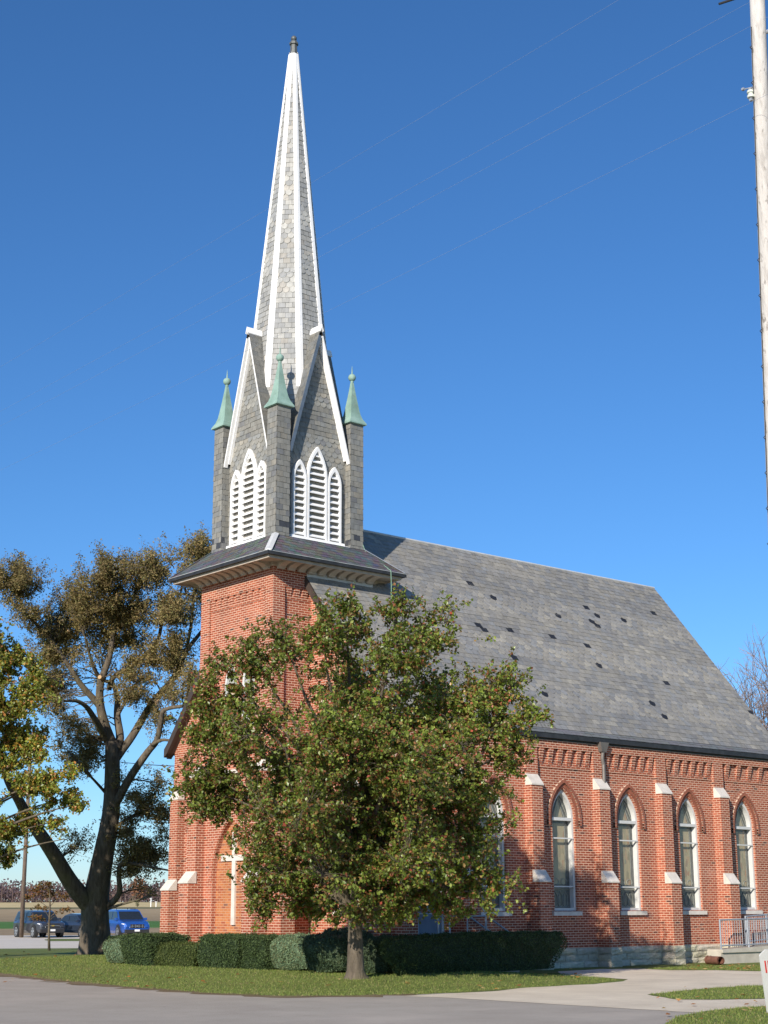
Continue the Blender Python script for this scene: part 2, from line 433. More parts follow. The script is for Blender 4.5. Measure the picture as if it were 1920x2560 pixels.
# pale gravel drive curving from the road up to the church wall
drive = [G(1005, 2492), G(1120, 2486), G(1230, 2480), G(1330, 2470), G(1480, 2462), G(1555, 2455), G(1568, 2450), G(1520, 2446), G(1400, 2440), G(1395, 2430), G(1500, 2424), G(1640, 2423), G(1790, 2424), G(1930, 2430), G(2400, 2436), G(2400, 2560),
         G(1950, 2540), G(1700, 2531), G(1500, 2520), G(1300, 2507), G(1120, 2496)]
sheet("driveway", drive, .016, M_drive, .035, .4, 5)
isl1 = [G(1622, 2489), G(1690, 2481), G(1780, 2473), G(1860, 2467), G(1960, 2465), G(2300, 2466), G(2300, 2492), G(1960, 2498), G(1780, 2502), G(1690, 2501)]
o1 = sheet("grass_island", isl1, .022, M_lawn, .03, .3, 6)
isl2 = [G(1660, 2566), G(1690, 2546), G(1760, 2532), G(1840, 2523), G(1925, 2518), G(2300, 2510), G(2300, 2700), G(1600, 2700), G(1560, 2640)]
o2 = sheet("grass_island", isl2, .024, M_lawn, .03, .3, 7)
isl3 = [G(1610, 2424), G(1700, 2419), G(1800, 2416), G(2000, 2416), G(2300, 2420), G(2300, 2435), G(1960, 2431), G(1790, 2427), G(1680, 2427)]
o3 = sheet("grass_verge", isl3, .021, M_lawn, .03, .3, 8)
# dry leaf-strewn verge where lawn meets asphalt
vg = [G(-60, 2431), G(60, 2437), G(200, 2455), G(347, 2468), G(520, 2482), G(717, 2490), G(900, 2489), G(1041, 2485.5), G(1041, 2489), G(900, 2494), G(717, 2496.5), G(520, 2489), G(347, 2475), G(200, 2463), G(60, 2446), G(-60, 2440)]
sheet("verge", vg, .013, M_dirt, .15, .3, 9)
# gravel parking lot beyond the lawn
lot = [G(-500, 2339), G(0, 2339), G(250, 2338.5), G(480, 2337), G(560, 2336), G(560, 2368), G(420, 2371), G(203, 2371), G(0, 2372), G(-500, 2372)]
sheet("parking_lot", lot, .010, M_lot, .05, 1.0, 10)
stripg = [G(112, 2350.5), G(120, 2347.5), G(205, 2347.5), G(300, 2348), G(300, 2354), G(205, 2354.5), G(130, 2354.5)]
sheet("grass_strip", stripg, .015, M_lawn, .05, .6, 11)

# grass blades and fallen leaves
def blades(regions, dens, seed):
    r = np.random.default_rng(seed); P = []
    for poly, k, zo in regions:
        q = np.array([p[:2] for p in poly]); lo, hi = q.min(0), q.max(0)
        n = int(np.prod(hi - lo) * dens * k); X = lo + r.random((n, 2)) * (hi - lo); X = X[inside(poly, X)]
        P.append(np.c_[X, zo + hz(X[:, 0], X[:, 1])])
    P = np.vstack(P); n = len(P)
    a = r.random(n) * 6.283; h = r.uniform(.02, .05, n); wd = r.uniform(.004, .008, n)
    side = np.c_[np.cos(a), np.sin(a), np.zeros(n)] * wd[:, None]
    lean = np.c_[r.normal(0, .02, n), r.normal(0, .02, n), h]
    V = np.stack([P - side, P + side, P + lean], 1).reshape(-1, 3)
    F = np.arange(3 * n).reshape(-1, 3)
    base = np.array([[.135, .185, .038], [.17, .22, .05], [.21, .24, .066], [.32, .27, .12]])[r.choice(4, n, p=[.4, .3, .2, .1])]
    T = np.repeat(base * r.uniform(.75, 1.2, (n, 1)), 3, 0)
    return V, F, T
near_lawn = [G(-20, 2432), G(150, 2453), G(347, 2471), G(520, 2485), G(717, 2493), G(900, 2491), G(1041, 2487), G(1180, 2479), G(1308, 2470), G(1480, 2460), G(1555, 2452), G(1390, 2434), G(1000, 2425), G(700, 2412), G(350, 2395), G(-20, 2400)]
mbg = MB()
V, F_, T = blades([(near_lawn, 1.0, .006), (isl1, 1.0, .022), (isl2, 1.3, .024), (isl3, 1.0, .021)], 460, 21)
mbg.arrays(V, F_, T)
o = mbg.build("grass", M_needle, uv=False); tag(o, "short green lawn blades growing along the road and drive edges", "grass", kind="stuff")
r = np.random.default_rng(5); mbl = MB()
for (x0, x1, y0, y1, k) in ((1720, 1930, 2412, 2428, 60), (0, 700, 2440, 2480, 26), (1300, 1480, 2425, 2450, 12), (700, 1300, 2455, 2480, 14), (0, 250, 2380, 2400, 14), (1640, 1930, 2470, 2560, 22)):
    for _ in range(k):
        p = gp(r.uniform(x0, x1), r.uniform(y0, y1)); a = r.uniform(0, 6.28); s = r.uniform(.035, .07)
        q = [(p[0] + s * math.cos(a + b) * (1.3 if b in (0, math.pi) else .8), p[1] + s * math.sin(a + b) * (1.3 if b in (0, math.pi) else .8), .04 + p[2] + r.uniform(0, .04)) for b in (0, 1.57, math.pi, 4.71)]
        mbl.poly(*q, tint=random.choice([(.45, .18, .05), (.5, .28, .09), (.32, .14, .05), (.55, .4, .18)]))
o = mbl.build("fallen_leaves", M_leafdry, uv=False); tag(o, "scattered orange and tan fallen leaves on the grass and verge", "leaves", kind="stuff")

# ------------------------------------------------------------------ church
CH = thing("brick_church", "red brick church with a tall slate and white ribbed steeple and arched windows", "church")
W = 5.0; GX = 1.93; YW = -4.70; YF = 5.0 - YW; XL = 25.95; ZG = -2.31; ZB = -1.567
RZ, RM = 15.82, 1.235                     # ridge height and roof pitch
roofz = lambda y: RZ - RM * abs(y - 2.5)

def arch(cu, h, zs, za, n=9):
    rr = za - zs; R = (h * h + rr * rr) / (2 * h); am = math.asin(min(1, rr / R))
    if R < h: am = math.pi / 2
    L = [(cu - h + R - R * math.cos(am * i / n), zs + R * math.sin(am * i / n)) for i in range(n + 1)]
    return L + [(2 * cu - u, z) for u, z in reversed(L[:-1])]
def arch_wall(mb, P, u0, u1, z0, z1, ops):
    """flat wall with pointed openings; ops = (centre, half width, sill, spring, apex, reveal depth)"""
    ops = sorted(ops); cur = u0
    for (cu, h, zb, zs, za, d) in ops:
        mb.poly(P(cur, z0, 0), P(cu - h, z0, 0), P(cu - h, z1, 0), P(cur, z1, 0))
        if zb > z0: mb.poly(P(cu - h, z0, 0), P(cu + h, z0, 0), P(cu + h, zb, 0), P(cu - h, zb, 0))
        A = arch(cu, h, zs, za)
        for (a, za_), (b, zb_) in zip(A[:-1], A[1:]): mb.poly(P(a, za_, 0), P(b, zb_, 0), P(b, z1, 0), P(a, z1, 0))
        ol = [(cu - h, zb)] + A + [(cu + h, zb)]
        for (a, y0), (b, y1) in zip(ol, ol[1:] + ol[:1]): mb.poly(P(a, y0, 0), P(b, y1, 0), P(b, y1, d), P(a, y0, d))
        cur = cu + h
    mb.poly(P(cur, z0, 0), P(u1, z0, 0), P(u1, z1, 0), P(cur, z1, 0))
def ring(mb, P, inn, out, d0, d1):
    n = len(inn)
    for i in range(n - 1):
        a, b, c, e = inn[i], inn[i + 1], out[i + 1], out[i]
        mb.poly(P(*a, d0), P(*b, d0), P(*c, d0), P(*e, d0))
        mb.poly(P(*e, d0), P(*c, d0), P(*c, d1), P(*e, d1))
        mb.poly(P(*a, d0), P(*b, d0), P(*b, d1), P(*a, d1))
    for i in (0, n - 1): mb.poly(P(*inn[i], d0), P(*out[i], d0), P(*out[i], d1), P(*inn[i], d1))
Pside = lambda u, z, d: (u, YW + d, z)
Pfac = lambda u, z, d: (GX + d, u, z)
Ptow = lambda u, z, d: (0 + d, u, z)

B1, BS, BW, WOFF = 8.77, 3.896, .61, 2.197
BX = [B1 + k * BS for k in (-1, 0, 1, 2, 3)]
WX = [b + WOFF for b in BX]
# ---- nave walls
mb = MB(True)
WZS, WZA, WH = 3.408, 4.557, .656
arch_wall(mb, Pside, GX, XL, ZB, 6.5, [(x, WH, -.163, WZS, WZA, .30) for x in WX])
mb.poly((GX, YF, ZB), (XL, YF, ZB), (XL, YF, 6.5), (GX, YF, 6.5))
FW = (-2.45, .80, -.1, 3.4, 4.85, .30)
arch_wall(mb, Pfac, YW, 0.0, ZB, 6.5, [FW]); arch_wall(mb, Pfac, 5.0, YF, ZB, 6.5, [(5 - FW[0],) + FW[1:]])
for ya, yb in ((YW, 0.2), (5 - .2, YF)):
    mb.poly((GX, ya, 6.5), (GX, yb, 6.5), (GX, yb, roofz(yb) - .1), (GX, ya, max(6.5, roofz(ya) - .1)))
mb.poly((XL - .4, YW, ZB), (XL - .4, YF, ZB), (XL - .4, YF, 6.5), (XL - .4, 2.5, RZ - .15), (XL - .4, YW, 6.5))
nave = mb.build("nave_wall", M_brick, CH)
# pilasters, top band and stepped corbels of the nave side
edges = [GX] + BX + [XL]
mb = MB(True)
mb.box(GX, XL, YW - .16, YW + .02, 6.10, 6.46)
for b in BX: mb.box(b + .004, b + BW + .04, YW - .16, YW + .02, 4.585, 6.098)
mb.box(GX - .02, GX + .7, YW - .13, YW + .02, ZB + .01, 6.098)
mb.build("pilaster_frieze", M_brick, CH)
starts = [GX + .7] + [b + BW + .04 for b in BX]; ends = BX + [XL]
for a, b in zip(starts, ends):
    mb = MB(True)
    n = 6 if b - a > 2.5 else (4 if b - a > 1.6 else 3); sp = (b - a) / n
    for i in range(n):
        c = a + sp * (i + .5)
        for k in range(6):
            mb.box(c - .118, c + .118, YW - .02 - .0235 * (k + 1), YW + .01, 5.453 + .107 * k, 5.453 + .107 * (k + 1) - .004)
    mb.box(a + .002, b - .002, YW - .03, YW + .01, 5.331, 5.447)
    mb.build("corbel_table", M_brick, CH)
# ---- foundation of rough stone blocks
def stones(mb, P, u0, u1, z0, z1, d, seed):
    r = np.random.default_rng(seed); zz = [z0, z0 + (z1 - z0) * .36, z0 + (z1 - z0) * .68, z1]
    for k in range(3):
        u = u0 + r.uniform(0, .2)
        uu = [u0]
        while u < u1 - .35: u += r.uniform(.55, 1.5) if k < 2 else r.uniform(1.3, 2.4); uu.append(min(u, u1))
        if uu[-1] < u1: uu.append(u1)
        for a, b in zip(uu[:-1], uu[1:]):
            if b - a < .02: continue
            g = .018; o_ = d * (.75 + r.uniform(-.3, .35)) if k < 2 else d * 1.25
            c = np.array([.58, .55, .46]) * r.uniform(.8, 1.12) * np.array([1, r.uniform(.96, 1.02), r.uniform(.88, 1.0)])
            n = max(2, int((b - a) / .22)); za, zb = zz[k] + g * .8, zz[k + 1] - g * .8
            gu = np.linspace(a + g, b - g, n + 1); gz = np.linspace(za, zb, 4)
            pts = []
            for iz, z in enumerate(gz):
                for iu, x in enumerate(gu):
                    e = iu in (0, n) or iz in (0, 3)
                    pts.append(P(x + (0 if iu in (0, n) else r.normal(0, .02)), z + (0 if iz in (1, 2) else r.normal(0, .012)), -(o_ * (.55 if e else 1.0) + r.normal(0, .012))))
            m = n + 1
            fsx = [(i * m + j, i * m + j + 1, (i + 1) * m + j + 1, (i + 1) * m + j) for i in range(3) for j in range(n)]
            rim = [*range(m)] + [i * m + n for i in range(1, 4)] + [3 * m + j for j in range(n - 1, -1, -1)] + [2 * m, m]
            bi = len(pts)
            inv = []
            for idx in rim:
                x = gu[idx % m]; z = gz[idx // m]; inv.append(P(x, z, .02))
            for i in range(len(rim)): fsx.append((rim[i], rim[(i + 1) % len(rim)], bi + (i + 1) % len(rim), bi + i))
            mb.add(pts + inv, fsx, tuple(c))
mb = MB(True)
for i, (a, b) in enumerate(zip([GX] + [x + BW for x in BX], BX + [XL])): stones(mb, Pside, a, b, ZG - .05, ZB, .07, 40 + i)
mb.tint = (.42, .40, .34)
mb.box(GX, XL, YW - .01, YW + .3, ZG - .1, ZB)
mb.box(GX - .03, GX + .3, YW, .2, ZG - .1, ZB); mb.box(GX - .03, GX + .3, 4.8, YF, ZG - .1, ZB)
mb.box(-.04, W + .04, -.04, W + .04, ZG - .1, ZB + .001)
mb.build("stone_base", M_rubble, CH)

# ---- buttresses with two limestone weatherings each
def buttress(P, u, wd, d1, d2, zc1, zc2, name="buttress", d0=.16, base=True, seed=0):
    """P(u,z,d); lower stage reaches d1 out, upper stage d2, pilaster d0"""
    mb = MB(True)
    def blk(u0, u1, da, z0, z1): mb.hexa([P(u0, z0, .05), P(u1, z0, .05), P(u1, z0, -da), P(u0, z0, -da)], [P(u0, z1, .05), P(u1, z1, .05), P(u1, z1, -da), P(u0, z1, -da)])
    blk(u, u + wd, d1, ZB + .003, zc1); blk(u + .003, u + wd - .003, d2, zc1, zc2)
    o = mb.build(name, M_brick, CH)
    for (zc, da, db) in ((zc1, d1, d2), (zc2, d2, d0)):
        c = MB(True); e = .03
        h = .45
        for u0, u1 in ((u - e, u + wd + e),):
            p = [(-(da + .04), zc), (-(da + .04), zc + .05), (-db + .0, zc + h), (-db + .05, zc + h), (-db + .05, zc)]
            c.hexa([P(u0, z, d) for d, z in p], [P(u1, z, d) for d, z in p])
        c.build("cap_stone", M_stonecap, o)
    if base:
        c = MB(True)
        stones(c, lambda a, z, d: P(a, z, d - d1 + .0), u - .03, u + wd + .03, ZG - .05, ZB, .06, seed + 70)
        stones(c, lambda a, z, d: (lambda q: q)(P(u - .0 + d, z, -a)), .02, d1, ZG - .05, ZB, .05, seed + 90)
        stones(c, lambda a, z, d: P(u + wd - d, z, -a), .02, d1, ZG - .05, ZB, .05, seed + 95)
        c.tint = (.42, .40, .34)
        c.hexa([P(u, ZG - .1, .05), P(u + wd, ZG - .1, .05), P(u + wd, ZG - .1, -d1), P(u, ZG - .1, -d1)], [P(u, ZB, .05), P(u + wd, ZB, .05), P(u + wd, ZB, -d1), P(u, ZB, -d1)])
        c.build("stone_base", M_rubble, o)
    return o
for i, b in enumerate(BX): buttress(Pside, b, BW, .71, .435, .916, 4.58, seed=i)
buttress(Pside, GX + .05, BW, .71, .435, .916, 4.58, seed=11)
buttress(Pfac, YW + .05, BW, .75, .43, .90, 4.50, seed=12, base=True)
buttress(Pfac, YF - 1.0, BW, .72, .40, .70, 4.45, seed=13, base=True)
buttress(Ptow, 4.32, .64, .72, .40, .92, 5.0, seed=14, base=True, d0=.02)
buttress(Ptow, .04, .64, .72, .40, .92, 5.0, seed=15, base=True, d0=.02)
buttress(lambda u, z, d: (u, d, z), .05, .64, .72, .40, .92, 5.0, seed=16, base=True, d0=.02)

# ---- nave windows
def window(P, cu, h, zb, zs, za, d, bars=True, seed=0, tint=(1, 1, 1), hood=True, tracery=True):
    fwid = .105
    mb = MB(True)
    A = arch(cu, h - .004, zs, za - .006); I = arch(cu, h - fwid, zs, za - fwid * 1.55)
    ol = [(cu - h + .004, zb + .004)] + A + [(cu + h - .004, zb + .004)]; il = [(cu - h + fwid, zb + .004)] + I + [(cu + h - fwid, zb + .004)]
    ring(mb, P, il, ol, d - .20, d + .04)
    def bar(u0, u1, z0, z1, da, db): mb.hexa([P(u0, z0, da), P(u1, z0, da), P(u1, z0, db), P(u0, z0, db)], [P(u0, z1, da), P(u1, z1, da), P(u1, z1, db), P(u0, z1, db)])
    bar(cu - h + fwid, cu + h - fwid, zs - .10, zs + .02, d - .21, d + .03)
    bar(cu - h + fwid, cu + h - fwid, zb + .006, zb + .11, d - .18, d + .03)
    fr = mb.build("window", M_frame, CH)
    g = MB(True); g.tint = tint
    gi = [(cu - h + fwid, zb + .1)] + arch(cu, h - fwid + .01, zs, za - fwid * 1.5) + [(cu + h - fwid, zb + .1)]
    g.poly(*[P(u, z, d + .01) for u, z in gi])
    g.build("pane", M_dkglass if tracery else M_pane, fr)
    if bars:
        for z in (zs - .10 - (zs - zb) * .20, zb + .90):
            b = MB(True); b.hexa([P(cu - h + fwid * .4, z, d - .24), P(cu + h - .05, z, d - .24), P(cu + h - .05, z, d - .18), P(cu - h + fwid * .4, z, d - .18)],
                   [P(cu - h + fwid * .4, z + .05, d - .24), P(cu + h - .05, z + .05, d - .24), P(cu + h - .05, z + .05, d - .18), P(cu - h + fwid * .4, z + .05, d - .18)])
            b.build("storm_bar", M_frame, fr)
    if tracery:
        t = MB(True)
        def ln(pts, r=.012): t.tube([P(u, z, d - .004) for u, z in pts], r, 5)
        w_ = h - fwid
        for k in (-1, 0, 1):
            c = cu + k * w_ * .52; q = w_ * .2
            ln([(c - q, zb + .22), (c - q, zb + .55), (c, zb + .74), (c + q, zb + .55), (c + q, zb + .22), (c, zb + .17), (c - q, zb + .22)], .013)
        ln([(cu - w_, zb + .15), (cu + w_, zb + .15)]); ln([(cu - w_, zb + .84), (cu + w_, zb + .84)], .016)
        gp_ = MB(True); gp_.poly(*[P(u, z, d + .006) for u, z in [(cu - w_ * .58, zb + 1.02), (cu + w_ * .58, zb + 1.02), (cu + w_ * .58, zs - .2), (cu - w_ * .58, zs - .2)]]); gp_.build("glass_panel", M_glass, fr)
        gp_ = MB(True); gp_.poly(*[P(u, z, d + .006) for u, z in [(cu - w_ * .5, zs + .05), (cu + w_ * .5, zs + .05), (cu + w_ * .1, za - .5), (cu, za - .36), (cu - w_ * .1, za - .5)]]); gp_.build("glass_panel", M_glass, fr)
        ln([(cu - w_ * .62, zb + 1.0), (cu - w_ * .62, zs - .25)], .01); ln([(cu + w_ * .62, zb + 1.0), (cu + w_ * .62, zs - .25)], .01)
        for s in (-1, 1):
            ln([(cu + s * w_ * (.1 + .35 * (1 - math.cos(a)) * .9), zb + 1.12 + .12 * math.sin(a)) for a in np.linspace(-1.6, 3.6, 9)], .014)
            ln([(cu + s * w_ * .9, zs + .1), (cu + s * w_ * .55, zs + .45), (cu, za - fwid * 2.3)], .014)
            ln([(cu + s * w_ * .6, zs + .06), (cu + s * w_ * .35, zs + .35), (cu, za - fwid * 3.4)], .012)
        t.build("tracery", M_lead, fr)
    s = MB(True)
    zz0, zz1 = zb - .18, zb + .003
    s.hexa([P(cu - h - .15, zz0, d), P(cu + h + .15, zz0, d), P(cu + h + .15, zz0, -.10), P(cu - h - .15, zz0, -.10)], [P(cu - h - .15, zz1, d), P(cu + h + .15, zz1, d), P(cu + h + .15, zz1 - .03, -.10), P(cu - h - .15, zz1 - .03, -.10)])
    s.build("sill", M_stonecap, fr)
    if hood:
        hm = MB(True)
        o1, o2 = .045, .30
        Ai = [(cu - h - o1, zs - .3)] + arch(cu, h + o1, zs, za + o1 * 1.3) + [(cu + h + o1, zs - .3)]
        Ao = [(cu - h - o2, zs - .3)] + arch(cu, h + o2, zs, za + o2 * 1.25) + [(cu + h + o2, zs - .3)]
        Am = [(u * .45 + v * .55, z * .45 + y * .55) for (u, z), (v, y) in zip(Ai, Ao)]
        ring(hm, P, Ai, Am, -.028, .02)
        mo = MB(True); ring(mo, P, Am, Ao, -.088, .02); mo.build("hood_joints", M_mortar, fr)
        # raised ring of single header bricks with open joints
        fine = 4
        def den(L): return [(a[0] + (b[0] - a[0]) * k / fine, a[1] + (b[1] - a[1]) * k / fine) for a, b in zip(L[:-1], L[1:]) for k in range(fine)] + [L[-1]]
        Dm, Do = den(Am), den(Ao)
        tot = [0]
        for a, b in zip(Do[:-1], Do[1:]): tot.append(tot[-1] + math.hypot(b[0] - a[0], b[1] - a[1]))
        nb = int(tot[-1] / .112)
        def at(L, s):
            for i in range(len(tot) - 1):
                if tot[i + 1] >= s:
                    f = (s - tot[i]) / (tot[i + 1] - tot[i] + 1e-9); return (L[i][0] + (L[i + 1][0] - L[i][0]) * f, L[i][1] + (L[i + 1][1] - L[i][1]) * f)
            return L[-1]
        for k in range(nb):
            s0, s1 = tot[-1] * (k + .1) / nb, tot[-1] * (k + .9) / nb
            a, b, c, e = at(Dm, s0), at(Dm, s1), at(Do, s1), at(Do, s0)
            hm.hexa([P(*a, -.10), P(*b, -.10), P(*c, -.10), P(*e, -.10)], [P(*a, .02), P(*b, .02), P(*c, .02), P(*e, .02)])
        hm.build("hood_mould", M_hood, fr)
    return fr
M_hood = plain("hood_brick", (.29, .10, .06), .9, .35, 14, bumpv=.3)
M_mortar = plain("lime_mortar", (.55, .42, .32), .95, .15, 8)
tints = [(.75, .8, .9), (.8, .85, .95), (.95, .95, .95), (1, 1, .95), (1.1, 1.0, .85)]
for i, x in enumerate(WX): window(Pside, x, WH, -.163, WZS, WZA, .30, seed=i, tint=tints[i])
window(Pfac, *FW, seed=8); window(Pfac, 5 - FW[0], *FW[1:], seed=9)

# ---- side door
mb = MB(True)
mb.box(3.15, 4.28, YW - .05, YW - .004, -1.22, 1.25)
dr = mb.build("door", M_door, CH)
mb = MB(True)
for x0, x1, z0, z1 in ((3.05, 3.15, -1.22, 1.35), (4.28, 4.38, -1.22, 1.35), (3.15, 4.28, 1.25, 1.35)): mb.box(x0, x1, YW - .10, YW - .003, z0, z1)
mb.build("door_frame", M_frame, dr)
mb = MB(True)
for z in (-1.05, -.25): mb.box(3.21, 4.22, YW - .062, YW - .051, z, z + .04)
mb.build("kick_rail", M_frame, dr)
mb = MB(True); mb.lathe(4.15, YW - .10, [(-.2, .03), (-.17, .045), (-.13, .045), (-.1, .03)], 10); mb.build("handle", M_grey, dr)

# ---- tower walls: pilaster corners with a recessed panel, blocked doorway and paired lancets
mb = MB(True); PD = .10
ops_low = [(2.5, 1.23, ZB, 1.1, 3.35, .22)]
arch_wall(mb, Ptow, 0, W, ZB, 5.2, ops_low)
mb.poly((0, 0, 5.2), (0, .52, 5.2), (0, .52, 12.91), (0, 0, 12.91)); mb.poly((0, 4.4, 5.2), (0, W, 5.2), (0, W, 12.91), (0, 4.4, 12.91))
mb.poly((0, .52, 12.17), (0, 4.4, 12.17), (0, 4.4, 12.91), (0, .52, 12.91))
TW = [(2.93, .45, 6.1, 8.5, 9.5, .25), (1.72, .45, 6.1, 8.5, 9.5, .25)]
arch_wall(mb, lambda u, z, d: (PD + d, u, z), .52, 4.4, 5.2, 12.17, TW)
for y in (.52, 4.4): mb.poly((0, y, 5.2), (PD, y, 5.2), (PD, y, 12.17), (0, y, 12.17))
for z in (5.2, 12.17): mb.poly((0, .52, z), (PD, .52, z), (PD, 4.4, z), (0, 4.4, z))
# right face: corner pilaster then recess
mb.poly((0, 0, ZB), (W, 0, ZB), (W, 0, 5.2), (0, 0, 5.2)); mb.poly((0, 0, 5.2), (.58, 0, 5.2), (.58, 0, 12.91), (0, 0, 12.91))
mb.poly((.58, 0, 12.17), (W, 0, 12.17), (W, 0, 12.91), (.58, 0, 12.91)); mb.poly((.58, PD, 5.2), (W, PD, 5.2), (W, PD, 12.17), (.58, PD, 12.17))
mb.poly((.58, 0, 5.2), (.58, PD, 5.2), (.58, PD, 12.17), (.58, 0, 12.17)); mb.poly((.58, 0, 12.17), (.58, PD, 12.17), (W, PD, 12.17), (W, 0, 12.17))
mb.poly((0, W, ZB), (W, W, ZB), (W, W, 12.91), (0, W, 12.91)); mb.poly((W, 0, ZB), (W, W, ZB), (W, W, 12.91), (W, 0, 12.91))
mb.build("tower_wall", M_brick, CH)
for front in (True, False):
    mb = MB(True); n, a, b = (9, .52, 4.4) if front else (4, .60, 2.2)
    sp = (b - a) / n
    for i in range(n):
        c = a + sp * (i + .5)
        for k in range(3):
            q = (PD - .03 - .024 * k, PD + .01); z0, z1 = 11.83 + .113 * k, 11.83 + .113 * (k + 1) - .004
            if front: mb.box(q[0], q[1], c - .13, c + .13, z0, z1)
            else: mb.box(c - .13, c + .13, q[0], q[1], z0, z1)
    if front: mb.box(PD - .02, PD + .01, a + .003, b - .003, 11.70, 11.82)
    else: mb.box(a, b, PD - .02, PD + .01, 11.70, 11.82)
    mb.build("corbel_table", M_brick, CH)
for t in TW: window(lambda u, z, d: (PD + d, u, z), *t, bars=False, hood=False, tracery=False)
mb = MB(True)
mb.box(-.08, .02, .70, 4.30, 5.05, 5.198); mb.build("string_course", M_stonecap, CH)
# blocked doorway
mb = MB(True)
A = [(2.5 - 1.23, ZB)] + arch(2.5, 1.23, 1.1, 3.35) + [(2.5 + 1.23, ZB)]
mb.poly(*[(.20, u, z) for u, z in A])
bd = mb.build("blocked_doorway", M_orange, CH)
mb = MB(True)
mb.box(.12, .199, 2.36, 2.58, -.64, 2.83); mb.box(.121, .198, 1.62, 3.32, 1.74, 1.96); mb.build("cross", M_stonecap, bd)
mb = MB(True)
ring(mb, Ptow, [(2.5 - 1.25, 1.0)] + arch(2.5, 1.25, 1.1, 3.38) + [(2.5 + 1.25, 1.0)], [(2.5 - 1.47, 1.0)] + arch(2.5, 1.47, 1.1, 3.68) + [(2.5 + 1.47, 1.0)], -.03, .01)
mb.build("arch_ring", M_brick, bd)

# ---- slates
def slate_field(mb, O, Ud, Vd, Nd, L, ch, wd, ulo, uhi, pattern, tintf, seed=0, dark=(), lf0=.017, rim=1.08):
    r = np.random.default_rng(seed)
    O, Ud, Vd, Nd = (np.asarray(a, float) for a in (O, Ud, Vd, Nd)); nc = int(math.ceil(L / ch))
    for c in range(nc):
        v0 = c * ch; lo, hi = ulo(v0 + ch * .3), uhi(v0 + ch * .3)
        if hi - lo < .02: continue
        kind = pattern(c); off = (c % 2) * wd * .5; k0 = int(math.floor((lo - off) / wd)); u = off + k0 * wd
        while u < hi:
            g = .004; u0, u1 = u + g, u + wd - g; v1 = min(v0 + ch * 1.12 + .46 * wd, L)
            lift = lf0 * (1 + r.uniform(-.25, .35)); sag = r.normal(0, .004)
            if kind: # scalloped
                m = .46 * wd; ring_ = [(u0, v0 + m, lift)] + [(.5 * (u0 + u1) - .5 * (u1 - u0) * math.cos(a), v0 + m - m * math.sin(a), lift) for a in np.linspace(.35, math.pi - .35, 5)] + [(u1, v0 + m, lift)]
            else: ring_ = [(u0, v0 + sag, lift), (u1, v0 + sag, lift)]
            allp = ring_ + [(u1, v1, .002), (u0, v1, .002)]
            cl = []
            for (a, b, z) in allp:
                l2, h2 = ulo(b), uhi(b)
                cl.append((min(max(a, l2), max(h2, l2)), b, z))
            u += wd
            if max(p[0] for p in cl) - min(p[0] for p in cl) < .012: continue
            uc, vc = .5 * (u0 + u1), v0 + ch * .5
            t = tintf(r, c)
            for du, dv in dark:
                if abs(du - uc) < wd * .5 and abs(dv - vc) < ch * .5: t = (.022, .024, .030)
            P3 = [O + Ud * a + Vd * b + Nd * z for a, b, z in cl]
            nr = len(ring_); und = [O + Ud * a + Vd * b + Nd * -.004 for a, b, z in cl[:nr]]
            n_ = len(P3)
            b0 = len(mb.t); mb.add([tuple(p) for p in P3 + und], [tuple(range(n_))] + [(i, i + 1, n_ + i + 1, n_ + i) for i in range(nr - 1)], t)
            if kind and t[0] > .05 and rim > 1:         # worn pale rim of the scalloped slates
                for i in range(nr): mb.t[b0 + i] = tuple(x * rim for x in t)
def nave_tint(r, c):
    b = [(.260, .253, .236), (.272, .260, .232), (.236, .240, .240), (.310, .295, .258), (.220, .218, .214)][r.choice(5, p=[.36, .24, .2, .12, .08])]
    k = r.uniform(.88, 1.13); return tuple(x * k for x in b)
def tower_tint(r, c):
    b = [(.222, .222, .205), (.238, .234, .212), (.205, .212, .208), (.252, .240, .208), (.17, .175, .18)][r.choice(5, p=[.42, .27, .2, .06, .05])]
    k = r.uniform(.90, 1.10); return tuple(x * k for x in b)
def spire_tint(r, c):
    b = [(.335, .340, .330), (.37, .372, .355), (.295, .305, .308), (.35, .338, .310)][r.choice(4, p=[.45, .25, .2, .1])]
    k = r.uniform(.88, 1.12); return tuple(x * k for x in b)
pat_nave = lambda c: (c % 11) in (5, 6, 7, 8, 9) and c < 38
# nave roof, near and far slope
YA, ZA = -4.72, roofz(-4.72)
slope = math.sqrt(1 + RM * RM); GXR = GX - .35
nd = np.array([0, -RM, 1]) / slope; vd = np.array([0, 1, RM]) / slope
O = np.array(U(GXR, YA, ZA)); L = (2.5 - YA) * S * slope; Ltot = (XL - GXR) * S
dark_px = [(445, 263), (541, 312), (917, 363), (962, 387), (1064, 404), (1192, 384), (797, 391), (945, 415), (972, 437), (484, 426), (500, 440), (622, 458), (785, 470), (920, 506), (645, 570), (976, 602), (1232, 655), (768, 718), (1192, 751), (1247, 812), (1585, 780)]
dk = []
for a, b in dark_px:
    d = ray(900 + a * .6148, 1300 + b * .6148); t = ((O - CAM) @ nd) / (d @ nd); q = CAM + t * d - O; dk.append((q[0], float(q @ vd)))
mb = MB()
tw0, tw1 = (0 - GXR) * S, (W - .3 - GXR) * S
vtow = lambda y: (y - YA) * S * slope
def ulo_n(v): return tw1 if v > vtow(0.05) else 0.0     # the tower stands in the roof's front end
slate_field(mb, O, (1, 0, 0), vd, nd, L, .205, .29, ulo_n, lambda v: Ltot, pat_nave, nave_tint, 1, dk)
O2 = np.array(U(GXR, 5 - YA, ZA)); vd2 = vd * [1, -1, 1]; nd2 = nd * [1, -1, 1]
slate_field(mb, O2, (1, 0, 0), vd2, nd2, L, .205, .34, ulo_n, lambda v: Ltot, lambda c: False, nave_tint, 2)
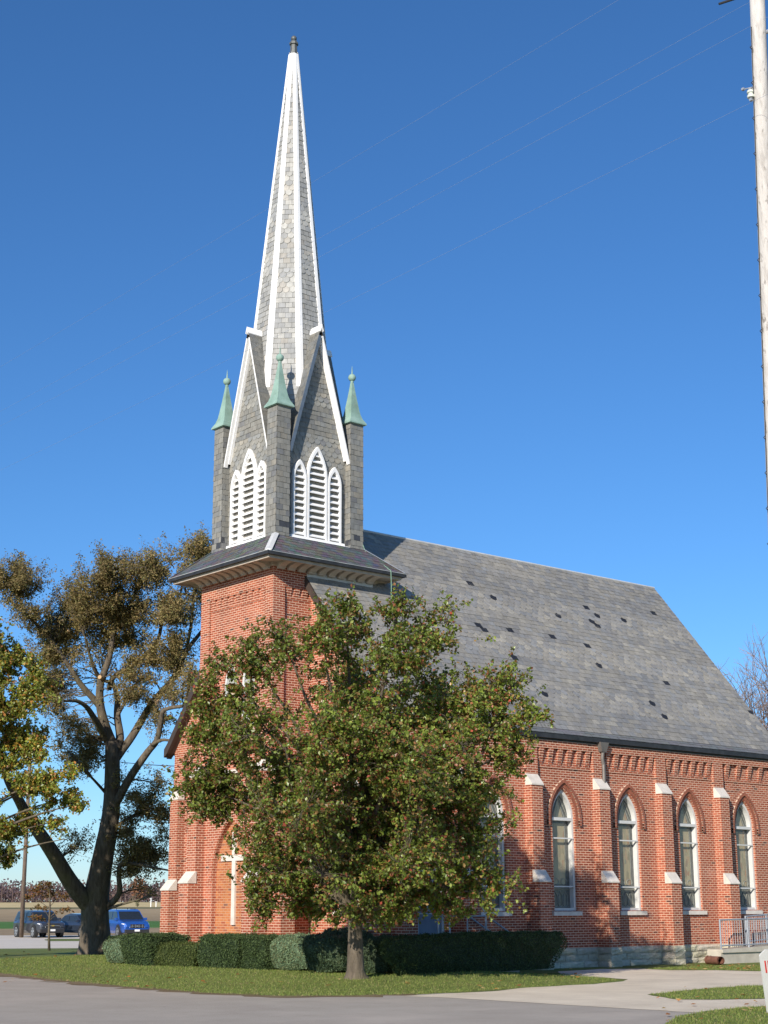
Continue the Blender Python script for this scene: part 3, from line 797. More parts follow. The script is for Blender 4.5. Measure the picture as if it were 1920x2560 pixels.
roof = mb.build("nave_roof", M_slate, CH, uv=False)
mb = MB(True)
# roof deck under the slates, flared eave apron
ZE, YE = 6.68, -4.96
for s in (1, -1):
    f = (lambda y: y) if s > 0 else (lambda y: 5 - y)
    mb.poly((GXR, f(YA), ZA - .012), (XL, f(YA), ZA - .012), (XL, 2.5, RZ - .012), (GXR, 2.5, RZ - .012))
mb.tint = (.03, .03, .032)
mb.build("roof_deck", M_gutter, roof)
mb = MB(); s2 = math.hypot(YA - YE, ZA - ZE); v3 = np.array([0, (YA - YE), (ZA - ZE)]) / s2; n3 = np.array([0, -v3[2], v3[1]])
for s in (1, -1):
    mb = MB()
    oo = np.array(U(GXR, YE, ZE)) if s > 0 else np.array(U(GXR, 5 - YE, ZE)); m3 = np.array([1, s, 1])
    slate_field(mb, oo, (1, 0, 0), v3 * m3, n3 * m3, s2 * S, s2 * S * .52, .42, lambda v: 0.0, lambda v: Ltot, lambda c: False, lambda r, c: tuple(x * r.uniform(.95, 1.05) for x in (.17, .175, .18)), 5)
    mb.poly(*[tuple(oo + np.array([a, 0, -.004]) + v3 * m3 * b) for a, b in ((0, 0), (Ltot, 0), (Ltot, s2 * S), (0, s2 * S))], tint=(.05, .05, .05))
    mb.build("eave_apron", M_slate, roof, uv=False)
for s in (1, -1):
    mb = MB(True)
    f = (lambda y: y) if s > 0 else (lambda y: 5 - y)
    ys = sorted((f(YE - .06), f(YE + .10))); mb.box(GXR, XL, ys[0], ys[1], ZE - .20, ZE - .025)
    ys = sorted((f(YE + .09), f(YW - .165))); mb.box(GXR, XL, ys[0], ys[1], ZE - .27, ZE - .19)
    mb.build("gutter", M_gutter, roof)
mb = MB(True)
mb.tube([(GXR, 2.5, RZ + .01), (XL, 2.5, RZ + .01)], .055, 8); mb.build("ridge_cap", M_flash, roof)
for s in (1, -1):
    f = (lambda y: y) if s > 0 else (lambda y: 5 - y)
    for X0, X1 in ((GXR - .05, GXR + .10), (XL - .1, XL + .03)):
        mb = MB(True); q = [(f(YE), ZE), (f(YA), ZA), (2.5, RZ), (2.5, RZ - .45), (f(YA), ZA - .42), (f(YE), ZE - .35)]
        if X0 < 5: q = [(f(YE), ZE), (f(YA), ZA), (f(0), roofz(0)), (f(0), roofz(0) - .42), (f(YA), ZA - .42), (f(YE), ZE - .35)]
        q = [(y, z - .02) for y, z in q]
        mb.hexa([(X0, y, z) for y, z in q], [(X1, y, z) for y, z in q]); mb.build("bargeboard", M_brown, roof)
    q = [(f(YE), ZE - .3), (f(YA), ZA - .3), (f(0), roofz(0) - .3), (f(0), roofz(0) - .42), (f(YA), ZA - .42), (f(YE), ZE - .42)]
    mb = MB(True); mb.hexa([(GXR + .1, y, z) for y, z in q], [(GX - .002, y, z) for y, z in q]); mb.build("rake_soffit", M_brown, roof)
# downspout with hopper
mb = MB(True)
xd = BX[2] + .48
p = YW - .22
mb.tube([(xd, p - .05, 6.2), (xd, p - .03, 6.05), (xd, p, 5.85), (xd + .06, p, 5.6), (xd + .06, p, 4.7), (xd + .10, p, 4.3), (xd + .24, YW - .1, 3.9), (xd + .24, YW - .1, ZG + .2)], .075, 10)
ds_ = mb.build("downspout", M_gutter2 if False else plain("downspout_paint", (.17, .155, .14), .5, .15, 5, metal=.2), CH)
mb = MB(True)
mb.hexa([(xd - .14, YW - .35, 6.12), (xd + .14, YW - .35, 6.12), (xd + .14, YW - .164, 6.12), (xd - .14, YW - .164, 6.12)], [(xd - .26, YW - .40, 6.50), (xd + .26, YW - .40, 6.50), (xd + .26, YW - .164, 6.50), (xd - .26, YW - .164, 6.50)])
mb.build("hopper", bpy.data.materials["downspout_paint"], ds_)

# ---- tower cornice with coved brackets, skirt roof
OH, ZGU = .96, 13.23
def frame4(mb, o0, o1, z0, z1):   # square ring around the tower between offsets o0 (inner) and o1 (outer)
    a, b = -o1, W + o1; c, d = -o0, W + o0
    mb.box(a, b, a, c, z0, z1); mb.box(a, b, d, b, z0, z1); mb.box(a, c, c, d, z0, z1); mb.box(d, b, c, d, z0, z1)
mb = MB(True)
frame4(mb, 0.0, .10, 12.90, 13.06); frame4(mb, .10, OH - .14, 13.05, 13.10); frame4(mb, OH - .16, OH - .10, 12.98, 13.12)
cor = mb.build("tower_cornice", M_creamtrim, CH)
bmh = MB(True)
prof = [(0, 13.05), (-.68, 13.05), (-.68, 12.99)] + [(-.68 + .58 * math.sin(a), 12.99 - .20 * (1 - math.cos(a))) for a in np.linspace(.2, 1.57, 6)] + [(0, 12.79)]
prof = [(-.0 + x, z) for x, z in prof]
bmh.hexa([(x - .10, -.16, z) for x, z in prof], [(x - .10, .16, z) for x, z in prof])
nb = 10
first = None
for side in range(4):
    for i in range(nb):
        c = W * (i + .5) / nb
        if first is None: o = bmh.build("bracket", M_creamtrim, cor); first = o
        else:
            o = first.copy(); C.objects.link(o); o.parent = cor
        # place about the tower centre
        ctr = Vector((W / 2 * S, W / 2 * S, 0)); Rm = Matrix.Rotation(math.pi / 2 * side, 4, 'Z')
        o.matrix_basis = Matrix.Translation(ctr) @ Rm @ Matrix.Translation(-ctr) @ Matrix.Translation((0, c * S, 0))
def skirt_pt(k, o, z): return [(-o, -o, z), (W + o, -o, z), (W + o, W + o, z), (-o, W + o, z)][k]
mb = MB(); mbd = MB()
BI = .25; ZT = 14.28; h_run = OH + BI; sl = math.hypot(h_run, ZT - ZGU) * S
for k in range(4):
    a = np.array(U(*skirt_pt(k, OH, ZGU))); b = np.array(U(*skirt_pt((k + 1) % 4, OH, ZGU))); t0 = np.array(U(*skirt_pt(k, -BI, ZT))); t1 = np.array(U(*skirt_pt((k + 1) % 4, -BI, ZT)))
    ud = (b - a) / np.linalg.norm(b - a); mid = (t0 + t1) / 2 - (a + b) / 2; vdd = mid / np.linalg.norm(mid); ndd = np.cross(ud, vdd)
    LL = np.linalg.norm(b - a); ins = h_run * S
    slate_field(mb, a, ud, vdd, ndd, sl, .17, .25, lambda v: ins * v / sl, lambda v: LL - ins * v / sl, lambda c: False,
                lambda r, c: tuple(x * r.uniform(.75, 1.25) for x in (.108, .111, .118)), 30 + k)
    mbd.add([tuple(q - ndd * .006) for q in (a, b, t1, t0)], [(0, 1, 2, 3)])
sk = mb.build("skirt_roof", M_slate, CH, uv=False)
mbd.build("roof_deck", M_gutter, sk)
for k in range(4):
    mb = MB(); a = np.array(U(*skirt_pt(k, OH, ZGU))); b = np.array(U(*skirt_pt(k, -BI, ZT)))
    d_ = b - a; s_ = np.cross(d_, (0, 0, 1)); s_ /= np.linalg.norm(s_); hw = .11
    upv = np.array([0, 0, .05])
    mb.hexa([tuple(a + s_ * hw + upv * .2), tuple(a + upv), tuple(a - s_ * hw + upv * .2), tuple(a - upv * .2)], [tuple(b + s_ * hw + upv * .2), tuple(b + upv), tuple(b - s_ * hw + upv * .2), tuple(b - upv * .2)])
    mb.build("hip_cap", M_flash, sk)
mb = MB(True); frame4(mb, OH - .10, OH + .05, 13.09, 13.21); gt = mb.build("gutter", M_gutter, sk)
mb = MB(True); frame4(mb, OH + .012, OH + .062, 13.212, 13.232); mb.build("gutter_lip", M_gutterlip, gt)
mb = MB(True); mb.box(GXR + .05, W, -.06, -.004, roofz(0) - .12, 12.895); mb.build("flashing_board", M_flash, CH)

# ---- belfry
PI_, PW = .27, .65; BP = .62
GZ, GY0, GB = 23.10, 1.42, 18.0          # gable apex height, half width of the rake at its foot
def rot4(k):
    return (lambda x, y, z: [(x, y, z), (W - y, x, z), (W - x, W - y, z), (y, W - x, z)][k])
pier_profile = [(13.9, PW / 2), (19.72, PW / 2)]
for k in range(4):
    R4 = rot4(k)
    # gabled wall of the stage (front face of side k lies at x = BP)
    mb = MB(True); ap = GZ - .05
    mb.poly(R4(BP + .02, .5, 14.0), R4(BP + .02, 4.5, 14.0), R4(BP + .02, 4.5, 15), R4(BP + .02, 2.5 + 1.62, GB - .2), R4(BP + .02, 2.5, ap), R4(BP + .02, 2.5 - 1.62, GB - .2), R4(BP + .02, .5, 15))
    mb.tint = (.1, .1, .1)
    wall = mb.build("belfry_wall", M_gutter, CH, uv=False)
    mb = MB()
    o_ = np.array(U(*R4(BP, .6, 14.1))); ud = np.array(U(*R4(BP, 1.6, 14.1))) - o_; ud /= np.linalg.norm(ud); vv = np.array([0, 0, 1.0]); nn = np.array(U(*R4(BP - 1, .6, 14.1))) - o_; nn /= np.linalg.norm(nn)
    hwid = lambda v: min(1.9, max(0.0, (ap - (v / S + 14.1)) / (ap - GB) * 1.5))
    slate_field(mb, o_, ud, vv, nn, (ap - 14.1) * S, .160, .235, lambda v: (1.9 - hwid(v)) * S, lambda v: (1.9 + hwid(v)) * S, lambda c: (17 <= c < 23) or (29 <= c < 32) or (37 <= c < 40), tower_tint, 50 + k, (), .024, 1.28)
    mb.build("slate_cladding", M_slate_t, wall, uv=False)
    # white rake boards
    for s in (-1, 1):
        mb = MB(True)
        def rk(o, y, z): return R4(o, 2.5 + s * y, z)
        nl = math.hypot(GZ - GB, GY0); ny, nz_ = (GZ - GB) / nl, GY0 / nl      # unit normal of the slope, pointing outwards
        def q(o, t, off): y, z = GY0 * t, GZ - (GZ - GB) * t; return rk(o, y + ny * off, z + nz_ * off)
        def plank(X0, X1, t0, t1, o0, o1):
            c0, c1 = (-o0 / ny * 0, 0)
            mb.hexa([q(X0, t0, o0), q(X0, t0, o1), q(X0, t1, o1), q(X0, t1, o0)], [q(X1, t0, o0), q(X1, t0, o1), q(X1, t1, o1), q(X1, t1, o0)])
        plank(.30, .47, -.012, 1.03, .065, .128); plank(.465, BP + .05, .0, 1.0, .04, .12)
        mb.build("rake_board", M_white, wall)
        if (k, s) in ((1, 1),):  # thin blue-grey strip over the left rake of one gable only
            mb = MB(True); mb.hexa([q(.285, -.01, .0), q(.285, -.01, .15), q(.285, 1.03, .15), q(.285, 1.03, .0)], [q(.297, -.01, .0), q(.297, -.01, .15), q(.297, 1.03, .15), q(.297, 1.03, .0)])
            mb.build("blue_grey_strip", M_bluegrey, wall)
    # roof of the little gable running back into the spire
    mb = MB(); md = MB()
    tl = math.hypot(1, (GZ - GB) / GY0)
    for s in (-1, 1):
        f0 = np.array(U(*R4(.305, 2.5 + s * (GY0 + .158), GB - .066))); f1 = np.array(U(*R4(.305, 2.5, GZ + .504))); vv = f1 - f0; LL = np.linalg.norm(vv); vv /= LL
        ud = np.array(U(*R4(1.38, 2.5, 18))) - np.array(U(*R4(.38, 2.5, 18))); ud /= np.linalg.norm(ud); nn = np.cross(ud, vv); 
        outward = np.array(U(*R4(.38, 2.5 + s * 5, 20))) - np.array(U(*R4(.38, 2.5, 20)))
        if nn @ outward < 0: nn = -nn
        slate_field(mb, f0, ud, vv, nn, LL, .175, .22, lambda v: 0.0, lambda v: (2.195 - (GY0 + .158) * (1 - v / LL)) * S, lambda c: False, lambda r, c: tuple(x * .8 for x in tower_tint(r, c)), 80 + k * 2 + s, (), .007)
        uend = lambda v: (2.195 - (GY0 + .158) * (1 - v / LL)) * S
        md.poly(*[tuple(f0 + ud * a + vv * b - nn * .006) for a, b in ((0, 0), (uend(0), 0), (uend(LL), LL), (0, LL))], tint=(.05, .05, .05))
    gr = mb.build("gable_roof", M_slate_t, CH, uv=False); md.build("roof_deck", M_gutter, gr)
    mb = MB(True)
    for s in (-1, 1):
        q = [(2.5, GZ + .58), (2.5 + s * .09, GZ + .30), (2.5 + s * .06, GZ + .26), (2.5, GZ + .46)]
        mb.hexa([R4(.24, y, z) for y, z in q], [R4(1.06, y, z) for y, z in q])
    mb.build("ridge_cap", M_white, gr)
    # corner pier and copper pinnacle
    mbp = MB()
    px0, py0 = R4(PI_ + PW / 2, PI_ + PW / 2, 0)[:2]
    pr = MB(True); pr.tint = (.10, .10, .10); pr.box(px0 - PW / 2, px0 + PW / 2, py0 - PW / 2, py0 + PW / 2, 13.95, 19.70)
    pier = pr.build("corner_pier", M_gutter, CH, uv=False)
    ms = MB(); hw = PW / 2
    for q, (nx, ny) in enumerate(((-1, 0), (0, -1), (1, 0), (0, 1))):
        tx, ty = -ny, nx
        o_ = np.array(U(px0 + nx * hw - tx * hw, py0 + ny * hw - ty * hw, 13.95))
        slate_field(ms, o_, (tx, ty, 0), (0, 0, 1), (nx, ny, 0), 5.75 * S, .175, PW * S / 2, lambda v: -.012, lambda v: PW * S + .012, lambda c: False,
                    lambda r, c: (.055, .06, .072) if (c in (2, 3) and r.random() < .35) else tower_tint(r, c), 100 + k * 4 + q)
    ms.build("slate_cladding", M_slate_t, pier, uv=False)
    mc = MB(True)
    mc.lathe(px0, py0, [(19.66, .40), (19.68, .445), (19.74, .445), (19.82, .40), (19.95, .325), (20.15, .26), (20.4, .215), (20.8, .155), (21.2, .10), (21.60, .05)], square=True)
    mc.lathe(px0, py0, [(21.55, .05), (21.64, .075), (21.68, .05)], 12)
    mc.lathe(px0, py0, [(21.66 + .165 * (1 - math.cos(a)), max(.01, .165 * math.sin(a))) for a in np.linspace(.25, 2.95, 10)], 16)
    mc.lathe(px0, py0, [(21.97, .03), (22.05, .03), (22.35, .006)], 8)
    mc.build("copper_pinnacle", M_copper, pier)
    # triple louvred lancets
    P4 = lambda u, z, d, R4=R4: R4(BP + d, u, z)
    lv = MB(True); lb = MB(True); ls_ = MB(True)
    for (cu, h, zs, za) in ((2.5, .505, 17.0, 18.36), (1.60, .345, 16.85, 17.65), (3.40, .345, 16.85, 17.65)):
        fo = [(cu - h, 14.44)] + arch(cu, h, zs, za) + [(cu + h, 14.44)]; fi = [(cu - h + .085, 14.44)] + arch(cu, h - .085, zs, za - .20) + [(cu + h - .085, 14.44)]
        ring(lv, P4, fi, fo, -.17, .01)
        lb.poly(*[P4(u, z, -.028) for u, z in fi])
        z = 14.50
        while z < za - .32:
            A = [q for q in arch(cu, h - .09, zs, za - .21)]
            hw = h - .09
            zt = z + .12
            if zt > zs: hw = max(.02, max(abs(q[0] - cu) for q in A if q[1] >= zt) if any(q[1] >= zt for q in A) else .02)
            ls_.hexa([P4(cu - hw, z, -.155), P4(cu + hw, z, -.155), P4(cu + hw, z + .12, -.035), P4(cu - hw, z + .12, -.035)], [P4(cu - hw, z + .03, -.16), P4(cu + hw, z + .03, -.16), P4(cu + hw, z + .15, -.035), P4(cu - hw, z + .15, -.035)])
            z += .262
    lv.hexa([P4(1.12, 14.30, .0), P4(3.88, 14.30, .0), P4(3.88, 14.30, -.24), P4(1.12, 14.30, -.24)], [P4(1.12, 14.45, .0), P4(3.88, 14.45, .0), P4(3.88, 14.44, -.22), P4(1.12, 14.44, -.22)])
    lw = lv.build("louvre_window", M_white, CH); lb.build("louvre_back", M_louvdark, lw); ls_.build("louvre_slats", M_white, lw)
    mb = MB(True); mb.hexa([R4(.28, .95, 14.22), R4(.28, 4.05, 14.22), R4(BP, 4.05, 14.3), R4(BP, .95, 14.3)], [R4(.28, .95, 14.30), R4(.28, 4.05, 14.30), R4(BP, 4.05, 14.42), R4(BP, .95, 14.42)])
    mb.build("sill_board", M_white, lw)

# ---- octagonal spire
ZS0, ZS1 = 19.35, 37.35
def R_at(z): return 1.60 + (23.5 - z) * (1.60 - .19) / (37.4 - 23.5)
mb = MB(); mi = MB()
cx = cy = W / 2
def ov(k, z, e=0): a = math.radians(22.5 + 45 * k); r_ = R_at(z) + e; return np.array(U(cx + r_ * math.cos(a), cy + r_ * math.sin(a), z))
for k in range(8):
    zs_ = ZS0 if k % 2 == 0 else 20.3
    a0, a1, t0, t1 = ov(k, zs_), ov(k + 1, zs_), ov(k, ZS1), ov(k + 1, ZS1)
    ud = (a1 - a0); wb = np.linalg.norm(ud); ud /= wb; mv = (t0 + t1) / 2 - (a0 + a1) / 2; LL = np.linalg.norm(mv); mv /= LL; nn = np.cross(ud, mv); wt = np.linalg.norm(t1 - t0)
    mid = (a0 + a1) / 2
    if nn @ (mid - np.array(U(cx, cy, zs_))) < 0: nn = -nn
    slate_field(mb, mid, ud, mv, nn, LL, .182, .225, lambda v: -.5 * (wb + (wt - wb) * v / LL), lambda v: .5 * (wb + (wt - wb) * v / LL), lambda c: (c % 10) in (5, 6, 7, 8, 9) and c > 20, spire_tint, 200 + k, (), .024, 1.12)
    mi.add([tuple(q - nn * .006) for q in (a0, a1, t1, t0)], [(0, 1, 2, 3)], (.06, .06, .06))
sp = mb.build("spire", M_slate_t, CH, uv=False); mi.build("spire_core", M_gutter, sp, uv=False)
for k in range(8):
    mb = MB(); zb_ = 20.9
    a = math.radians(22.5 + 45 * k); e = np.array([math.cos(a), math.sin(a), 0]); t_ = np.array([-math.sin(a), math.cos(a), 0])
    def sec(z, hw): 
        c_ = ov(k, z); 
        return [tuple(c_ + e * .035), tuple(c_ - e * (hw * .41 - .035) + t_ * hw), tuple(c_ - e * (hw * .41 + .03) + t_ * hw), tuple(c_ - e * (hw * .41 + .03) - t_ * hw), tuple(c_ - e * (hw * .41 - .035) - t_ * hw)]
    mb.hexa(sec(zb_, .125), sec(ZS1, .075)); mb.build("rib", M_white, sp)
mb = MB(True)
rt_ = R_at(ZS1)
mb.lathe(cx, cy, [(37.2, rt_ + .05), (37.38, rt_ + .03), (37.42, .175), (37.86, .150), (37.88, .205), (37.95, .215), (38.0, .17), (38.06, .15), (38.10, .09)], 8, rot=math.radians(22.5))
mb.lathe(cx, cy, [(38.07 + .135 * (1 - math.cos(a)), max(.02, .135 * math.sin(a))) for a in np.linspace(.3, 3.0, 9)], 14)
mb.build("finial", plain("lead_finial", (.12, .13, .13), .55, .25, 8, metal=.3), sp, smooth=False)
# green copper lightning cable down the skirt roof
mb = MB()
cb = [U(4.72, .3, 14.6), U(4.78, .1, 14.1), U(5.05, -.35, 13.75), U(5.15, -.8, 13.4), U(5.15, -1.03, 13.25), U(5.15, -1.05, 12.6), U(5.18, -1.0, 11.7), U(5.2, -1.35, 11.22), U(5.4, -3.0, 9.25)]
mb.tube([np.array(q) for q in cb], .012, 6); mb.build("lightning_cable", plain("green_cable", (.22, .36, .27), .7), CH)

# ------------------------------------------------------------------ side steps with handrails, ramp
ST = thing("entry_steps", "concrete entry steps with grey pipe handrails at the side door behind the dark hedge", "steps", U(3.0, -5.6, ZG))
def local(o, mbx):
    off = np.array(o.location); mbx.v = [tuple(np.array(p) - off) for p in mbx.v]; return mbx
mb = MB(True)
mb.box(2.85, 5.3, -6.25, YW - .15, ZG - .05, -1.25)
for i in range(4): mb.box(5.3 + .36 * i, 5.3 + .36 * (i + 1), -6.25, -5.5, ZG - .05, -1.25 - .21 * (i + 1))
local(ST, mb).build("stair_block", M_concrete, ST)
for y in (-6.15, -5.55):
    mb = MB(True); dx = 0 if y < -5.8 else -.35
    for a, b in (((3.16, y, -.32), (5.25 + dx, y, -.32)), ((5.25 + dx, y, -.32), (6.3 + dx, y, -.87)), ((6.3 + dx, y, -.87), (6.3 + dx, y, -1.9)), ((3.42, y, -1.05), (5.25 + dx, y, -1.05)), ((5.25 + dx, y, -1.05), (6.3 + dx, y, -1.55)), ((3.42, y, -.32), (3.42, y, -1.27)), ((5.19 + dx, y, -.32), (5.19 + dx, y, -1.4))):
        n0 = len(mb.v); mb.church = False; mb.tube([np.array(U(*a)), np.array(U(*b))], .024, 8); mb.church = True
    local(ST, mb).build("handrail", M_grey, ST)

RA = thing("access_ramp", "concrete access ramp with grey barred railings beside the church wall", "ramp", tuple(gp(1850, 2415)))
p0 = gp(1800, 2411); p1 = gp(1880, 2416)
yr = YW * S - 1.10; d_ = ray(1803, 2390); xr0 = float(CAM[0] + d_[0] * (yr - CAM[1]) / d_[1])
mb = MB()
mb.box(xr0, xr0 + 9, yr, YW * S - .555, -.05, .40)
mb.hexa([(xr0 + .02, yr - .06, .34), (xr0 + 9, yr - .06, .34), (xr0 + 9, YW * S - .555, .34), (xr0 + .02, YW * S - .555, .34)], [(xr0 + .02, yr - .06, .44), (xr0 + 9, yr - .06, .70), (xr0 + 9, YW * S - .555, .70), (xr0 + .02, YW * S - .555, .44)])
local(RA, mb).build("ramp_slab", M_concrete, RA)
for y, dz, sx in ((yr + .06, 0.0, .1), (YW * S - .62, 0.12, 2.0)):
    mb = MB()
    zr = lambda x: .44 + (x - xr0) * .012 + dz * (x - xr0) * .3
    n = 70
    mb.tube([(xr0 + sx, y, zr(xr0 + sx) + .90), (xr0 + 8.8, y, zr(xr0 + 8.8) + .90)], .026, 8); mb.tube([(xr0 + sx, y, zr(xr0 + sx) + .11), (xr0 + 8.8, y, zr(xr0 + 8.8) + .11)], .022, 8)
    for i in range(n):
        x = xr0 + sx + (8.8 - sx) * i / (n - 1)
        mb.tube([(x, y, zr(x) + .11), (x, y, zr(x) + .90)], .010, 5)
    for i in range(7):
        x = xr0 + sx + (8.7 - sx) / 6 * i; mb.tube([(x, y, zr(x) - .03), (x, y, zr(x) + .92)], .030, 8)
    local(RA, mb).build("railing", M_grey, RA)
mb = MB(); a = gp(1772, 2411); b = gp(1803, 2413.5)
mb.tube([np.array([a[0], a[1], .13]), np.array([b[0], b[1] , .14])], .125, 16, cap=False); mb.tube([np.array([a[0], a[1], .13]), np.array([b[0], b[1], .14])], .095, 16, cap=False)
mb.tube([np.array([a[0], a[1], .13]), np.array([a[0], a[1], .13]) + (b - a) * .12], .145, 16, cap=False)
tag(mb.build("drain_pipe", M_pipe), "short rusty clay drain pipe lying on grass at the ramp corner", "pipe")

# ------------------------------------------------------------------ hedges
def rand_leaves(P, Nrm, size, cols, r, tilt=.6, aspect=.6):
    n = len(P); a = r.normal(0, 1, (n, 3)); Nn = Nrm + tilt * a; Nn /= np.linalg.norm(Nn, axis=1)[:, None] + 1e-9
    t = np.cross(Nn, r.normal(0, 1, (n, 3))); t /= np.linalg.norm(t, axis=1)[:, None] + 1e-9; b = np.cross(Nn, t)
    s = size * r.uniform(.65, 1.35, (n, 1)); fold = Nn * s * .18
    V = np.stack([P - t * s, P - b * s * aspect + fold, P + t * s, P + b * s * aspect + fold], 1).reshape(-1, 3)
    F = np.arange(4 * n).reshape(-1, 4); T = np.repeat(cols, 4, 0); return V, F, T
def hedge(label, group, foot, top_z, round_, base_cols, seed, leaf=.022, dens=1500, slump=.0):
    """foot: 4 ground corners (near-left, near-right, far-right, far-left); trimmed block with a leafy skin"""
    r = np.random.default_rng(seed); f = [np.array(p[:2], float) for p in foot]
    cen = sum(f) / 4
    th = thing("trimmed_hedge" if round_ < .5 else "round_shrub", label, "hedge" if round_ < .5 else "shrub", (cen[0], cen[1], float(hz(cen[0], cen[1]))), group=group)
    n = 22; nz = 14
    def surf(s, t, lev):       # s,t in -1..1
        u, v = (s + 1) / 2, (t + 1) / 2
        q = (f[0] * (1 - u) + f[1] * u) * (1 - v) + (f[3] * (1 - u) + f[2] * u) * v
        return q
    def shape(P):              # P in cube coords (-1..1,-1..1,0..1) -> world
        s, t, h = P[:, 0].copy(), P[:, 1].copy(), P[:, 2].copy()
        if round_ > 0:
            c = np.stack([s, t, (h - .42) / .58], 1); e = 2.6 if round_ > .8 else 4.5
            m = (np.abs(c) ** e).sum(1) ** (1 / e); k = np.where(m > 1, 1 / np.maximum(m, 1e-6), 1)
            k = 1 + (k - 1) * min(1, round_ * 1.0)
            s, t = s * k, t * k; h = .42 + (h - .42) * k
        wv = 1 + .05 * np.sin(3.1 * s + 5 * h + seed) + .04 * np.sin(4.3 * t + 3 * s + seed * 2)
        taper = 1 - .10 * (1 - h) ** 2 if round_ < .5 else 1 - .22 * (1 - h) ** 2
        s, t = s * wv * taper, t * wv * taper
        u, v = (s + 1) / 2, (t + 1) / 2
        q = ((f[0][None] * (1 - u)[:, None] + f[1][None] * u[:, None]) * (1 - v)[:, None] + (f[3][None] * (1 - u)[:, None] + f[2][None] * u[:, None]) * v[:, None])
        z = h * top_z * (1 + .03 * np.sin(2.3 * s + seed) + .02 * np.sin(5.1 * t - seed))
        return np.c_[q, z]
    # core
    faces5 = []
    g = np.linspace(-1, 1, n)
    core = MB()
    def grid(fn, na, nb):
        a, b = np.meshgrid(np.linspace(-1, 1, na), np.linspace(-1, 1, nb), indexing='ij'); P = shape(fn(a.ravel(), b.ravel()) * np.array([.94, .94, .965]))
        P = P - np.array([cen[0], cen[1], 0])
        fs = [(i * nb + j, (i + 1) * nb + j, (i + 1) * nb + j + 1, i * nb + j + 1) for i in range(na - 1) for j in range(nb - 1)]
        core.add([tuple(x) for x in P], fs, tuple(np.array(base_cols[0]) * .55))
    o1 = np.ones_like
    fns = [lambda a, b: np.c_[a, -o1(a), (b + 1) / 2], lambda a, b: np.c_[a, o1(a), (b + 1) / 2], lambda a, b: np.c_[-o1(a), a, (b + 1) / 2], lambda a, b: np.c_[o1(a), a, (b + 1) / 2], lambda a, b: np.c_[a, b, o1(a)]]
    for fn in fns: grid(fn, 14, 10)
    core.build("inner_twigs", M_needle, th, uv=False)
    L1 = np.linalg.norm(f[1] - f[0]); L2 = np.linalg.norm(f[3] - f[0])
    areas = [L1 * top_z, L1 * top_z, L2 * top_z, L2 * top_z, L1 * L2]
    lf = MB()
    for fn, A in zip(fns, areas):
        m = int(A * dens)
        a, b = r.uniform(-1, 1, m), r.uniform(-1, 1, m)
        Q = fn(a, b); e = 1e-3
        P = shape(Q); P1 = shape(fn(a + e, b)); P2 = shape(fn(a, b + e)); nn = np.cross(P1 - P, P2 - P); nn /= np.linalg.norm(nn, axis=1)[:, None] + 1e-12
        cc = np.array([cen[0], cen[1], top_z * .4]); sg = np.sign(((P - cc) * nn).sum(1)); nn *= sg[:, None]
        clump = np.sin(P[:, 0] * 9 + seed) * np.sin(P[:, 1] * 9 + 1) * np.sin(P[:, 2] * 10 + 2)
        P = P + nn * (r.normal(0, .018, (m, 1)) + .035 * clump[:, None]) - np.array([cen[0], cen[1], 0])
        ci = r.choice(len(base_cols), m); cols = np.array(base_cols)[ci] * r.uniform(.7, 1.3, (m, 1))
        keep = P[:, 2] > .01
        lf.arrays(*rand_leaves(P[keep], nn[keep], leaf, cols[keep], r, .75, .55))
    m = int(sum(areas) * 26); a, b = r.uniform(-1, 1, m), r.uniform(-1, 1, m); P = shape(np.c_[a, b, np.ones(m)]) - np.array([cen[0], cen[1], 0])
    for p in P[: m]:
        t = p + np.array([r.normal(0, .02), r.normal(0, .02), r.uniform(.03, .09)])
        lf.tube([p - np.array([0, 0, .04]), t], [.004, .002], 3, tuple(np.array(base_cols[1]) * 1.3), cap=False)
    lf.build("foliage", M_needle, th, uv=False)
    return th
def foot_px(xl, xr, yl, yr_, depth):        # front edge seen from (xl,yl) to (xr,yr), extended backwards from the viewer
    a, b = gp(xl, yl), gp(xr, yr_); e = (b - a)[:2]; nrm_ = np.array([-e[1], e[0]]); nrm_ /= np.linalg.norm(nrm_)
    if nrm_ @ hf[:2] < 0: nrm_ = -nrm_
    return [a[:2], b[:2], b[:2] + nrm_ * depth, a[:2] + nrm_ * depth]
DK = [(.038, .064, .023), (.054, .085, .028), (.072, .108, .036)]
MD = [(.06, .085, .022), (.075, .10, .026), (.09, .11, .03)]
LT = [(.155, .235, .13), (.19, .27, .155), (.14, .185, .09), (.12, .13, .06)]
LT2 = [(.07, .11, .055), (.085, .13, .07), (.06, .08, .035)]
HG = "hedges and shrubs planted along the church front"
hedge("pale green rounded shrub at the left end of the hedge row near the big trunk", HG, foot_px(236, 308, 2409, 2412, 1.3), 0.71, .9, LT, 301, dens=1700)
hedge("tall dark trimmed hedge block between the leftmost pale shrub and the low hedge", HG, foot_px(300, 368, 2411, 2417, 1.2), 0.81, .08, DK, 302)
hedge("low olive green trimmed hedge in front of the capped tower buttress", HG, foot_px(366, 488, 2415, 2419, .9), 0.58, .08, MD, 303)
hedge("dark trimmed hedge block in front of the blocked doorway with the white cross", HG, foot_px(486, 594, 2419, 2424, 1.2), 0.81, .08, DK, 304)
hedge("narrow dark trimmed hedge block just left of the bigger pale rounded shrub", HG, foot_px(592, 660, 2423, 2427, 1.1), 0.82, .08, DK, 305)
hedge("long dark clipped hedge strip behind the front row left of the tower", HG, foot_px(330, 470, 2396, 2399, .9), 0.7, .08, DK, 311)
hedge("big pale green rounded shrub catching the sun left of the pear trunk", HG, foot_px(646, 770, 2427, 2431, 1.5), 0.88, .9, LT, 306, dens=1800)
